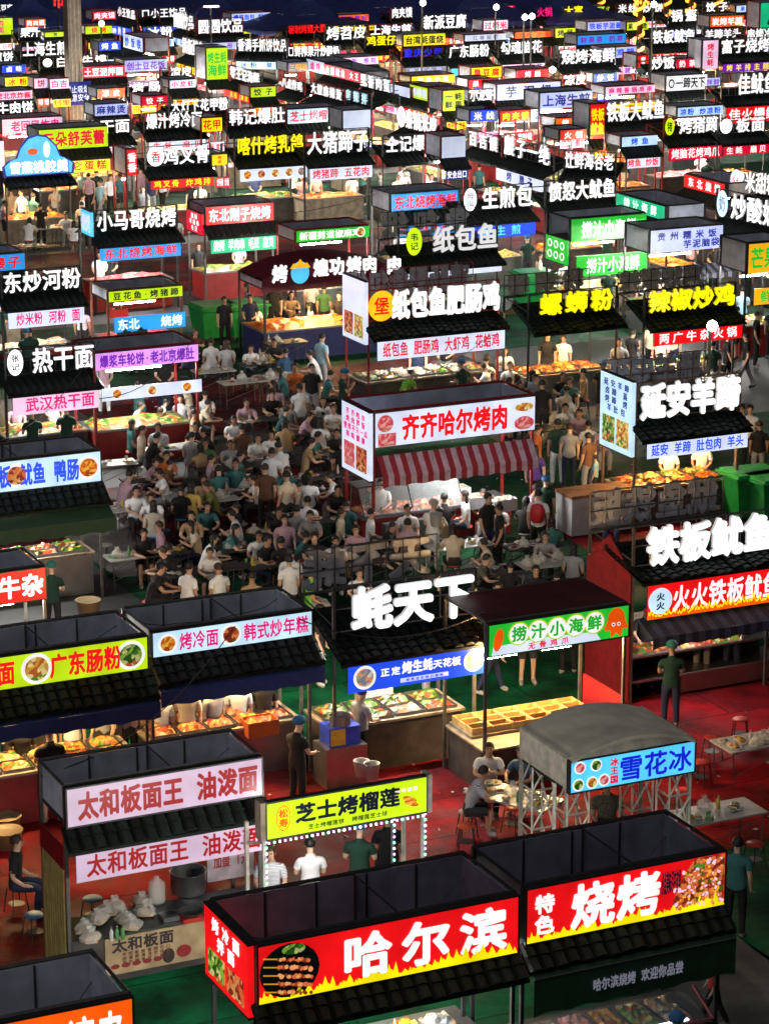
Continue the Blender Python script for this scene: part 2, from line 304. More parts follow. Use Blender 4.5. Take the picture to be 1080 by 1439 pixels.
# ------------------------------------------------------------------ stalls
TCOL = {}
def tile_column(L):
    """One column of half-round clay-look roof tiles running down a slope of length L along -Y."""
    k = round(L, 2)
    if k in TCOL: return TCOL[k]
    b = MB(); n = max(2, int(L / .16)); P = [(-.095, 0), (-.06, .045), (0, .065), (.06, .045), (.095, 0)]
    for i in range(n):
        y0 = -L * i / n; y1 = -L * (i + 1) / n - .01; z0 = 0.0; z1 = .028; q = len(b.v)
        for y, z in ((y0, z0), (y1, z1)):
            for p in P: b.v.append((p[0], y, p[1] + z))
        for j in range(4): b.f.append((q + j, q + j + 1, q + 6 + j, q + 5 + j)); b.m.append(0)
        b.f.append(tuple(q + 5 + j for j in range(5))); b.m.append(0)
    TCOL[k] = b.mesh('roof_tile', M_TILE); return TCOL[k]
def pent(t, x0, x1, ytop, ztop, ybot, zbot, near, mat=None):
    L = math.hypot(ytop - ybot, ztop - zbot); ang = math.atan2(ztop - zbot, ytop - ybot)
    b = MB(); b.quad((x0, ybot + .01, zbot - .02), (x1, ybot + .01, zbot - .02), (x1, ytop, ztop - .02), (x0, ytop, ztop - .02))
    b.box(x0, x1, ybot, ybot + .03, zbot - .07, zbot - .02)
    if near:
        base = b.build('pent_roof', M_TILE, t); n = max(4, round((x1 - x0) / .2)); st = (x1 - x0) / n
        for i in range(n):
            o = link('roof_tile', tile_column(L), t, (x0 + (i + .5) * st, ytop, ztop)); o.rotation_euler = (ang + R(random.gauss(0, .7)), R(random.gauss(0, 1.2)), 0); o.scale = (st / .2, 1 + random.uniform(-.03, .05), 1); v_ = random.uniform(.5, 1.6); o.color = (v_, v_ * random.uniform(.95, 1.1), v_, 1)
    else:
        n = max(4, round((x1 - x0) / .22)); st = (x1 - x0) / n
        for i in range(n):
            xx = x0 + i * st; xs = [xx, xx + st * .3, xx + st * .5, xx + st * .7, xx + st]; zs = [0, .05, .065, .05, 0]
            for j in range(4): b.quad((xs[j], ybot, zbot + zs[j]), (xs[j + 1], ybot, zbot + zs[j + 1]), (xs[j + 1], ytop, ztop + zs[j + 1]), (xs[j], ytop, ztop + zs[j]))
            b.poly([(xs[j], ybot, zbot + zs[j]) for j in range(5)])
        b.build('pent_roof', mat or M_TILE, t)
def awning(t, x0, x1, y0, z0, y1, z1, c, stripe=None, val=.22):
    """Sloped canvas with a scalloped valance."""
    b = MB(); n = max(8, int((x1 - x0) / .14)); w = (x1 - x0) / n
    for i in range(n):
        b.mi = i % 2 if stripe else 0; a, d = x0 + i * w, x0 + (i + 1) * w
        b.quad((a, y1, z1), (d, y1, z1), (d, y0, z0), (a, y0, z0))
        e = abs(math.sin(i * .85)) * .05; f = abs(math.sin((i + 1) * .85)) * .05
        b.quad((a, y1 - .005, z1 - val + e), (d, y1 - .005, z1 - val + f), (d, y1 - .002, z1), (a, y1 - .002, z1))
    m2 = [M_AWN]
    if stripe: m2.append(diff('stripe_' + stripe, lin(PAL[stripe]) if stripe in PAL else (.6, .6, .6), .7))
    return b.build('awning', m2, t, color=c)
def flames(parent, x0, x1, y, z0, h, fg='yellow'):
    b = MB(); x = x0; r = random.Random(int(x0 * 100) + 3)
    while x < x1 - .05:
        w = r.uniform(.08, .2); hh = h * r.uniform(.35, 1); b.poly([(x, y, z0), (min(x1, x + w), y, z0), (min(x1, x + w) - .02, y, z0 + hh * .5), (min(x1, x + w * .65), y, z0 + hh), (x + w * .4, y, z0 + hh * .45), (x + w * .1, y, z0 + hh * .6)]); x += w * .72
        y -= .0004
    b.build('flame_print', emis(fg, 1, False), parent)
def signboard(t, x0, x1, z0, z1, y, bg, text, fg, k=1.0, bold=.028, tx=None, name='signboard', frame=None, sample=True, depth=.1, th=.82):
    b = MB(); b.quad((x0, y, z0), (x1, y, z0), (x1, y, z1), (x0, y, z1)); b.mi = 1; b.box(x0 + .002, x1 - .002, y + .003, y + depth, z0 + .002, z1 - .002)
    p = b.build(name, [emis(bg, k, sample), M_DARK], t)
    if frame:
        b = MB(); f = .025
        for q in ((x0 - f, x1 + f, z1, z1 + f), (x0 - f, x1 + f, z0 - f, z0), (x0 - f, x0, z0, z1), (x1, x1 + f, z0, z1)): b.box(q[0], q[1], y - .01, y + depth + .003, q[2], q[3])
        b.build('frame', FR[frame], p)
    if text:
        a, c = tx or (.04, .96); w = x1 - x0; h = z1 - z0
        lettering(text, fg, p, x0 + w * (a + c) / 2, y - .004, (z0 + z1) / 2, w * (c - a), h * th, bold, 1.0)
    return p
def channel(t, text, x0, x1, z0, h, y, color, bold=.042, k=3.0, name='letter', rear=False):
    ch = [c for c in text]; n = len(ch); cell = (x1 - x0) / n; sx = min(cell * .98, h * 1.15)
    mat = (diff('letter_back', (.42, .41, .46), .5) if rear else emis(color, k, False, False))
    if color == 'off' and not rear: mat = diff('unlit_letter', (.3, .3, .33), .4)
    for i, c in enumerate(ch):
        if c == ' ': continue
        o = link(name, letter_mesh(c, bold, mat), t, (x0 + (i + .5) * cell if not rear else x1 - (i + .5) * cell, y, z0 + h / 2)); o.scale = (sx, .8, h * 1.03)
        if rear: o.rotation_euler = (0, 0, math.pi)
def grid(t, x0, x1, z0, z1, y, m, step=.35, name='letter_frame'):
    b = MB(); r = .014
    for z in (z0, (z0 + z1) / 2, z1): b.bar((x0, y, z), (x1, y, z), r)
    n = max(2, round((x1 - x0) / step))
    for i in range(n + 1): x = x0 + (x1 - x0) * i / n; b.bar((x, y, z0), (x, y, z1), r)
    return b.build(name, m, t)
def side_sign(t, d, z0, z1, bg, text, fg, ystart=0.0, pics=(), x=0.0, k=1.0):
    """Sign on the stall's left flank (local -X), reading from the back corner to the front."""
    b = MB(); b.box(0, d, -.05, .04, z0, z1); me = b.mesh('side_signboard', emis(bg, k))
    e = link('side_signboard', me, t, (x, ystart + d, 0), -math.pi / 2)
    b = MB()
    for q in ((-.02, d + .02, z1, z1 + .03), (-.02, d + .02, z0 - .03, z0)): b.box(q[0], q[1], -.055, .045, q[2], q[3])
    b.build('frame', M_DARK, e)
    if text: lettering(text, fg, e, d / 2, -.054, z0 + (z1 - z0) * (.72 if pics else .5), d * .88, (z1 - z0) * (.45 if pics else .88), .02)
    for i, (pk) in enumerate(pics): rect_pic(e, d * (.28 + .44 * i), -.054, z0 + (z1 - z0) * .26, d * .38, (z1 - z0) * .36, pk)
    return e
def counter(t, x0, x1, y0, y1, zt, fk, front, lampk, near, ztube=2.1):
    boxo('counter', front, t, x0, x1, y0, y1, 0, zt - .05)
    boxo('countertop', M_CTOP if near else M_STEEL, t, x0 - .04, x1 + .04, y0 - .05, y1 + .04, zt - .049, zt)
    if not fk: return
    if near:
        n = max(2, int((x1 - x0) / .55)); w = (x1 - x0 - .1) / n
        for i in range(n):
            for j in range(2):
                a = x0 + .05 + i * w; ya = y0 + .03 + j * (y1 - y0 - .06) / 2; yb = ya + (y1 - y0 - .06) / 2 - .03; f = random.choice(fk)
                b = MB()
                for q in ((a, a + w - .04, ya, ya + .015), (a, a + w - .04, yb - .015, yb), (a, a + .015, ya + .015, yb - .015), (a + w - .055, a + w - .04, ya + .015, yb - .015)): b.box(*q, zt, zt + .06)
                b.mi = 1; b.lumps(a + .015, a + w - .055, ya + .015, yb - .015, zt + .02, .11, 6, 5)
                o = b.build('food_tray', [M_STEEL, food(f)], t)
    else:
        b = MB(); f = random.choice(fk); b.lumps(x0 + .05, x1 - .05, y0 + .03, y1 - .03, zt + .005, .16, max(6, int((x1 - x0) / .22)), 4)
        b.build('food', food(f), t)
    b = MB(); xm = (x0 + x1) / 2; hw = min(.75, (x1 - x0) * .3)
    b.box(xm - hw, xm + hw, (y0 + y1) / 2 - .02, (y0 + y1) / 2 + .02, ztube, ztube + .04); b.build('lamp_tube', LAMP[lampk], t)

STALLS = []
def stall(kind, x0, y0, x1, h, text, d, fg='white', bg='red', yaw=YAW, zb=None, sub=None, sub2=None, side=None, dep=1.5, frame='dark', roof=None, para=M_PARA,
          aw=None, fk=('mix', 'meat', 'noodle'), lamp='white', front=None, near=None, rear=None, tile=True, k=None, tx=None, pics=(), bold=None, ct=True, flame=False, border=None, badge=None, ztop=None, zc=.95, pd=.38, po=.5):
    """kind L: free-standing lit letters over tiles; B: lit signboard on a parapet. (x0, y0)-(x1, .) is where the sign's lower edge runs in the photo, h its height there in pixels."""
    if kind == 'L': zb = 2.75 if zb is None else zb
    else: zb = 2.65 if zb is None else zb
    p = ray(x0, y0, zb); dx, dy = math.cos(yaw), math.sin(yaw)
    lo, hi = .2, 9.0
    for _ in range(40):
        w = (lo + hi) / 2
        if proj((p.x + dx * w, p.y + dy * w, zb))[0] < x1: lo = w
        else: hi = w
    sc = proj(p)[2]; H = h / (FPX / sc * math.cos(PITCH)); w = (lo + hi) / 2
    near = (sc < 60) if near is None else near
    t = thing('food_stall', d, 'food stall', (p.x, p.y, 0), yaw, 'food stalls of the night market')
    t['w'] = w; m = FR[frame]; top = zb + H
    info = dict(t=t, w=w, H=H, zb=zb, sc=sc, top=top, yaw=yaw, d=d, p=p); STALLS.append(info)
    pr = .026 if near else .03
    ptop = (top + .04 if roof != 'none' else zb) if kind == 'B' else zb + .1
    for px_, py_ in ((0, .03), (w, .03), (0, dep), (w, dep)):
        b = MB(); b.box(px_ - pr, px_ + pr, py_ - pr, py_ + pr, 0, (ptop if kind == 'B' else (top if py_ < .1 else zb + .3))); b.build('post', m, t)
    k_ = 1.0 if k is None else k
    if kind == 'B':
        s = signboard(t, 0, w, zb, top, -.09, bg, text, fg, k_, bold or .028, tx, frame=border or ('dark' if near else None)); info['sign'] = s
        b = MB(); r = .03
        for q in ((0, 0, w, 0), (w, 0, w, dep), (w, dep, 0, dep), (0, dep, 0, 0)): b.bar((q[0], q[1] + .03, top + .03), (q[2], q[3] + .03, top + .03), r)
        if roof != 'none': b.build('top_rail', m, t)
        if roof not in ('flat', 'none'):
            b = MB(); b.box(.03, w - .03, dep, dep + .025, zb + .02, top); b.build('parapet_panel', para, t)
            for xx in (0.03, w - .055):
                if side and xx < .1: continue
                b = MB(); b.box(xx, xx + .025, .04, dep - .03, zb + .02, top); b.build('parapet_panel', para, t)
        if w > 2.6 and near and roof not in ('flat', 'none'):
            b = MB(); b.bar((w * .55, .05, top + .02), (w * .55, dep, top + .02), .018); b.bar((w * .55, dep - .04, zb + .05), (w * .55, dep - .04, top), .018); b.build('brace', m, t)
        if near and roof not in ('flat', 'none'):
            for i in range(1, int(w / .9) + 1): x_ = i * w / (int(w / .9) + 1); boxo('panel_batten', m, t, x_ - .012, x_ + .012, dep - .02, dep - .001, zb + .02, top)
            b = MB(); pts = [(w * f, dep - .06 - .1 * math.sin(f * 9) ** 2, zb + .05 + H * .75 * (1 - 3.2 * f * (1 - f)) ** 2 * .8) for f in [i / 9 for i in range(10)]]
            for p_, q_ in zip(pts, pts[1:]): b.bar(p_, q_, .008)
            b.build('cable', M_DARK, t); b = MB(); b.box(w * .3, w * .3 + .2, dep - .5, dep - .3, zb + .016, zb + .1); b.build('power_box', M_STEEL, t)
        if roof != 'none': boxo('roof', M_ROOF if roof != 'flat' else diff('maroon_roof', (.09, .018, .02), .5, 0, .35, 1.5), t, 0, w, 0.02, dep, *( (zb - .02, zb + .015) if roof != 'flat' else (top + .0, top + .05)))
        pt, pb, yb_ = zb - .03, zb - pd, -po
        if tile: pent(t, -.08, w + .08, .0, pt, yb_, pb, near)
        zs = pb - .04
    else:
        b = MB(); b.bar((0, .03, top), (w, .03, top), .02); b.bar((0, dep, zb + .3), (w, dep, zb + .3), .02); b.bar((0, .03, zb + .1), (0, dep, zb + .3), .02); b.bar((w, .03, zb + .1), (w, dep, zb + .3), .02); b.build('top_rail', m, t)
        a0, a1 = tx or (.02, .98)
        fr = grid(t, .02, w - .02, zb, top, .02, m)
        channel(fr, text, w * a0, w * a1, zb + .01, H * .96, -.08, fg, min(.05, (bold or .042) * (.8 if near else .34)), 1.25 if (k is None or k > 1.6) else min(k, 1.2))
        info['sign'] = fr
        yr = dep * .55
        pent(t, -.1, w + .1, yr, zb + .12, -.5, zb - pd - .04, near)
        b = MB(); b.quad((-.1, yr, zb + .12), (w + .1, yr, zb + .12), (w + .1, dep + .3, zb - .3), (-.1, dep + .3, zb - .3)); b.bar((-.1, yr, zb + .16), (w + .1, yr, zb + .16), .06, 6); b.build('roof', M_TILE, t)
        zs = zb - pd - .09
        if rear:
            g = grid(t, .02, w - .02, zb + .25, zb + .25 + H, dep + .05, m, name='letter_frame')
            channel(g, rear, .1, w - .1, zb + .3, H * .95, dep + .12, 'off', .042, rear=True)
    if sub:                                          # second signboard under the tiles: (text, fg, bg, height m[, food prints])
        st, sf, sb, sh = sub[:4]
        s2 = signboard(t, .04, w - .04, zs - sh, zs, (.03 - po) if near else -.4, sb, st, sf, sub[5] if len(sub) > 5 else 1.0, .022, sub[6] if len(sub) > 6 else None, depth=.05, name='lower_signboard')
        info['sub'] = s2; info['zs'] = (zs - sh, zs)
        for i, (fx, fkind, rr) in enumerate(sub[4] if len(sub) > 4 and sub[4] else ()): plate_pic(s2, w * fx, (-.47 if near else -.4) - .002, zs - sh / 2, rr * sh, fkind)
        zs -= sh + .02
    if aw:
        ap = aw[3] if len(aw) > 3 else .85; awning(t, -.05 if ap > .5 else .05, w + (.05 if ap > .5 else -.05), -.3 if ap > .5 else -.05, zs + (.0 if ap > .6 else .02) if ap > .5 else zb - .22, -ap, zs - (.22 if ap > .6 or ap < .5 else .06), aw[0], aw[1] if len(aw) > 1 else None, aw[2] if len(aw) > 2 else .22); info['zaw'] = zs - .22
    if side: info['side'] = side_sign(t, min(dep, side[5] if len(side) > 5 else dep), side[3] if len(side) > 3 and side[3] else zb - .1, side[4] if len(side) > 4 and side[4] else top, side[2], side[0], side[1], pics=side[6] if len(side) > 6 else (), x=-.06)
    if ct:
        counter(t, .08, w - .08, .35, dep - .05, zc, fk, front or random.choice([M_CFRONT, M_CFRONT, M_CRED, M_STEEL]), lamp, near, zb - .3)
    for (fx, kind_, rr) in pics: plate_pic(info['sign'], w * fx, -.093, zb + H / 2, rr * H, kind_)
    if flame: flames(info['sign'], .0, w, -.095, zb, H * .3)
    if badge:                                         # (fraction along, colour, text, text colour[, narrow])
        hh = H * .5; nar = .62 if len(badge) > 4 else .95
        q = disc('badge', emis(badge[1], 1.3 if badge[1] != 'white' else 1.6, False), info['sign'], w * badge[0], -.1, zb + H / 2, hh * nar, hh)
        lettering(badge[2], badge[3], q, 0, -.014, 0, hh * nar * 1.2, hh * 1.3, .02)
    return info
LY = YAW - R(90)          # stalls that front the aisle running away from the camera
# ---- front rows, built with most detail
harbin = stall('B', 360, 1408, 722, 84, '', 'stall with red flame signboard beside a kebab plate, charcoal parapet', side=('烤冷面|拌面', 'white', 'red', 2.45, None, 1.45, ('green', 'meat')), sub=None, frame='dark', para=M_PARAD, aw=None, front=M_STEEL, flame=True, dep=1.45, fk=('noodle', 'skewer'), pd=.3, po=.3)
tese = stall('B', 735, 1323, 1011, 78, '', 'stall with red barbecue signboard over a glass-topped freezer', frame='dark', para=M_PARAD, flame=True, dep=1.45, ct=False, pd=.3, po=.3)
liang = stall('B', -75, 1538, 184, 92, '椒松 凉皮', 'stall with orange signboard for cold noodles and open grey parapet', 'white', 'orange', tx=(.25, .95), dep=1.3, frame='metal', fk=('mix',))
taihe = stall('B', 93, 1160, 365, 54, '太和板面王 油泼面', 'stall with two stacked dim-lit mauve signboards in crimson lettering for board noodles', 'dkred', 'mauve', k=.8, frame='metal', dep=1.15, bold=.045, tx=(.05, .98), ct=False, pd=.3, po=.32, sub=('太和板面王 油泼面', 'dkred', 'mauve', .47, None, .75, (.05, .98)))  # both boards are given a weak glow of their own
durian = stall('B', 372, 1177, 595, 51, '', 'yellow-green cheese durian stall with fairy lights wound on its posts', bg='lime', frame='white', dep=.7, tile=False, roof='none', fk=('noodle', 'green'), zb=2.45, ct=False)
snow = stall('B', 797, 1112, 970, 44, '', 'snow ice stall with arched beige roof on white trusses', bg='cyan', frame='white', dep=1.5, tile=False, roof='open', zb=2.45, ct=False)
stall('B', -95, 981, 205, 46, '热干面   广东肠粉 ', 'stall with yellow-green rice roll signboard above long black tiles and blue awning', 'red', 'lime', sub=None, dep=1.4, aw=((.01, .03, .16), None, .30, .56), frame='metal', near=True, bold=.04, tx=(.12, .93), pics=((.475, 'noodle', .48), (.92, 'green', .46)), fk=('fried', 'noodle'), lamp='warm')
stall('B', 213, 922, 435, 34, '烤冷面   韩式炒年糕', 'stall with pale signboard for grilled cold noodles, blue awning under black tiles', 'magenta', 'cyanw', dep=1.4, aw=((.01, .03, .16), None, .30, .56), frame='metal', pics=((.09, 'fried', .4), (.485, 'skewer', .44)), tx=(.16, .98), bold=.02, fk=('fried', 'meat'), lamp='warm')
oyster = stall('L', 470, 890, 668, 64, '蚝天下', 'stall crowned by three big white letters over blue grilled oyster banner', bold=.06, rear='天下蚝', tx=(.10, .97), k=3.2, sub=('', 'white', 'blue', .52, ((.13, 'sea', .42), (.9, 'sea', .38))), fk=('green', 'sea', 'mix'), zb=2.85, frame='metal', ct=True, front=M_CFRONT)
squid = stall('B', 683, 921, 878, 44, '', 'stall with green boiled seafood signboard and octopus under flat maroon roof', bg='green', roof='flat', dep=1.6, tile=False, frame='metal', ct=False, lamp='warm')
teppan = stall('L', 890, 797, 1082, 56, '铁板鱿鱼', 'stall with white iron plate squid letters above a red flame banner', bold=.06, rear='鱿鱼铁板', tx=(.07, 1), k=3.0, sub=('火火铁板鱿鱼', 'white', 'red', .70, None, 1.0, (.18, .99)), aw=((.012, .02, .05), 'slate', .24), zb=2.85, frame='metal', ct=False, dep=1.7, pd=.14)
# ---- middle rows
qiqi = stall('B', 525, 628, 748, 47, '齐齐哈尔烤肉', 'wide stall with white roast meat signboard, red striped awning and glass meat case', 'red', 'pale', side=('齐齐哈尔|烤肉拌饭|营养不只一点|美味健康', 'magenta', 'pale', 1.85, None, 1.5, ('pinkm', 'meat')), aw=((.40, .03, .05), 'mauve', .26, .38), dep=1.5, frame='red', tile=False, tx=(.16, .83), ct=False, bold=.04)
yanan = stall('L', 893, 590, 1038, 50, '延安羊蹄', 'stall of fat white lamb trotter letters with blue on white lower banner', bold=.07, rear='蹄羊安延', k=3.2, sub=('延安 羊蹄 肚包肉 羊头', 'blue', 'pale', .38), side=('延安羊蹄|卤蹄 蒸|烤蹄 烤|羊肚包', 'navy', 'cyanw', 1.85, 3.65, 1.5, ('green', 'noodle')), frame='brown', fk=('fried', 'noodle'), lamp='warm', near=True)
stall('B', -110, 703, 140, 42, ' 铁板 鱿鱼 鸭肠', 'stall with watery blue brush lettering on white above a dark green awning', 'blue', 'cyanw', aw=((.012, .05, .02), None, .32), dep=1.3, frame='metal', fk=('mix',), pics=((.52, 'meat', .4), (.93, 'fried', .4)), tx=(.3, .88), near=True, bold=.045)
stall('B', -60, 855, 63, 43, '牛杂', 'stall with red beef offal signboard over a strip of food prints', 'white', 'red', sub=('', 'red', 'lime', .45, ((.45, 'noodle', .4), (.8, 'green', .42))), dep=1.2, tile=False, frame='metal', fk=('mix',), near=True, tx=(.45, .98), bold=.05)
stall('L', 8, 528, 132, 36, ' 热干面', 'stall of white hot dry noodle letters with pale magenta-lettered banner', bold=.055, sub=(' 武汉热干面', 'magenta', 'pink', .5), badge=(.1, 'white', '张|记', 'ink', 1), fk=('noodle', 'mix'), tx=(.05, 1), zb=2.65)
stall('B', 133, 520, 277, 23, '爆浆车轮饼·老北京爆肚', 'stall with violet wheel cake signboard and printed bowls below', 'purple', 'pinkpurple', sub=('', 'red', 'pale', .33, ((.16, 'fried', .44), (.5, 'noodle', .44), (.84, 'fried', .44))), aw=None, tile=False, frame='red', fk=('green', 'mix'), dep=1.6, bold=.035)
stall('L', 3, 413, 113, 30, '东炒河粉', 'stall of white fried rice noodle letters over pale price strip', bold=.05, sub=('炒米粉 河粉 面', 'magenta', 'pale', .5, None, 1.0, (.1, .95)), fk=('sea',), tx=(0, 1))
stall('L', 133, 326, 249, 29, '小马哥烧烤', 'stall of five white barbecue letters with blue seafood banner', bold=.05, sub=('东北烧烤海鲜', 'red', 'sky', .46), side=('烧烤', 'pale', 'cyan', 2.6, 3.4, 1.0), fk=('pinkm',), near=False)
stall('B', 152, 424, 255, 14, '豆花鱼·烤猪蹄', 'tiled hut with lime signboard over pink-lit seafood trays', 'ink', 'lime', yaw=YAW, zb=2.2, dep=1.5, frame='brown', fk=('pinkm',), lamp='pink', sub=('东北   烧烤', 'white', 'sky', .45), tile=False)
stall('B', 288, 316, 383, 24, '东北刚子烧烤', 'stall with red northeastern barbecue signboard above green skewer menu', 'white', 'red', sub=('烧烤 羊肉串 毛豆 扇贝', 'white', 'teal', .5), side=('烧烤|羊肉串|毛豆', 'white', 'crimson', 2.3, 3.0, 1.4), frame='metal', fk=('green',))
arch = stall('B', 372, 408, 556, 10, '', 'blue grill stall with arched maroon fascia and glowing white letters', bg='navy', k=.2, frame='dark', dep=2.0, tile=False, roof='open', zb=2.3, fk=('fried',), lamp='warm', front=diff('blue_counter', (.01, .02, .12), .5))
stall('B', 415, 340, 517, 15, '新疆剪道椒麻鸡 ', 'tiled hut with green pepper chicken signboard', 'white', 'green', frame='red', tile=False, fk=('green',), pics=((.88, 'noodle', .46),))
stall('B', 548, 298, 643, 24, '东北烧烤海鲜', 'stall with bright blue northeastern seafood signboard framed in grey', 'red', 'sky', sub=('东北烧烤海鲜', 'red', 'sky', .4), frame='metal', fk=('mix',))
stall('L', 645, 297, 746, 31, ' 生煎包', 'stall of white pan-fried bun letters with oval badge', bold=.05, badge=(.13, 'white', '姆|指', 'magenta', 1), sub=('海生煎', 'cyan', 'blue', .46), tx=(.05, 1), fk=('noodle',))
stall('L', 560, 360, 698, 38, ' 纸包鱼', 'stall of dimmer white paper-wrapped fish letters with lime oval badge', bold=.055, k=.75, badge=(.14, 'lime', '韦|记', 'ink', 1), rear='鱼包纸', sub=('', 'white', 'pale', .2), fk=('green',), tx=(.1, 1))
fish = stall('L', 518, 452, 700, 42, ' 纸包鱼肥肠鸡', 'red-framed stall of white fish and chicken letters beside a burger badge', bold=.05, k=3.0, rear='鸡肠肥鱼包纸', sub=('纸包鱼 肥肠鸡 大虾鸡 花蛤鸡', 'crimson', 'pale', .55), side=('', 'red', 'pale', 2.1, 3.85, 1.5, ('meat', 'noodle')), badge=(.085, 'gold', '堡', 'red'), frame='red', fk=('green', 'sea'), tx=(.02, 1), near=True)
stall('L', 743, 445, 866, 31, '螺蛳粉', 'stall of yellow glowing river snail noodle letters', 'yellow', bold=.045, k=1.6, tx=(.08, .95), fk=('fried', 'meat'), lamp='warm', near=True, rear='粉蛳螺')
stall('L', 905, 440, 1032, 31, '辣椒炒鸡', 'stall of yellow glowing chilli chicken letters', 'yellow', bold=.045, k=1.6, tx=(.02, .98), sub=('两广牛杂火锅', 'white', 'red', .4), fk=('green',), near=True, rear='鸡炒椒辣')
stall('B', 800, 340, 905, 31, ' 捞汁小海鲜 ', 'stall with paired green seafood signboards and green flank sign', 'white', 'green', sub=(' 捞汁小海鲜 ', 'white', 'green', .68), side=('○○○|○○○', 'white', 'green', 1.9, 2.7, 1.4), tile=False, frame='dark', fk=('noodle',), front=M_CTOP)
stall('B', 911, 356, 1012, 31, '贵州糯米饭|     芋泥脑袋', 'stall with lavender glutinous rice signboard above a striped awning', 'navy', 'lav', frame='metal', aw=((.05, .05, .06), 'grey', .2), tile=False, fk=('mix',))
stall('L', 766, 284, 864, 28, '愤怒大鱿鱼', 'stall of five white angry squid letters on black board', bold=.05, fk=('fried',), sub=None)
stall('B', 1048, 384, 1110, 40, '芒果饮', 'stall with orange-yellow fruit drink signboard', 'green', 'gold', sub=('鲜果', 'green', 'gold', .5), tile=False, frame='dark', fk=('mix',))
stall('L', 1030, 268, 1095, 30, '糯米甜糕', 'stall of white sticky rice letters beside a pink oval', bold=.045, yaw=LY + R(25), badge=(.08, 'pink', '贵', 'red', 1))
stall('L', 1005, 302, 1098, 36, ' 炒酸奶', 'stall of white fried yogurt letters with round white badge', bold=.045, yaw=LY + R(8), badge=(.13, 'cyanw', '奶', 'grey', 1))
stall('B', 868, 290, 936, 18, '捞汁海鲜', 'stall with leaning green seafood board and metal ribbed roof', 'white', 'teal', yaw=LY, tile=True, k=1.0, fk=('fried',), lamp='warm')
stall('B', 963, 262, 1020, 17, '东北烧烤', 'stall with red board under two peaked black roofs', 'white', 'red', yaw=LY, fk=('meat',))
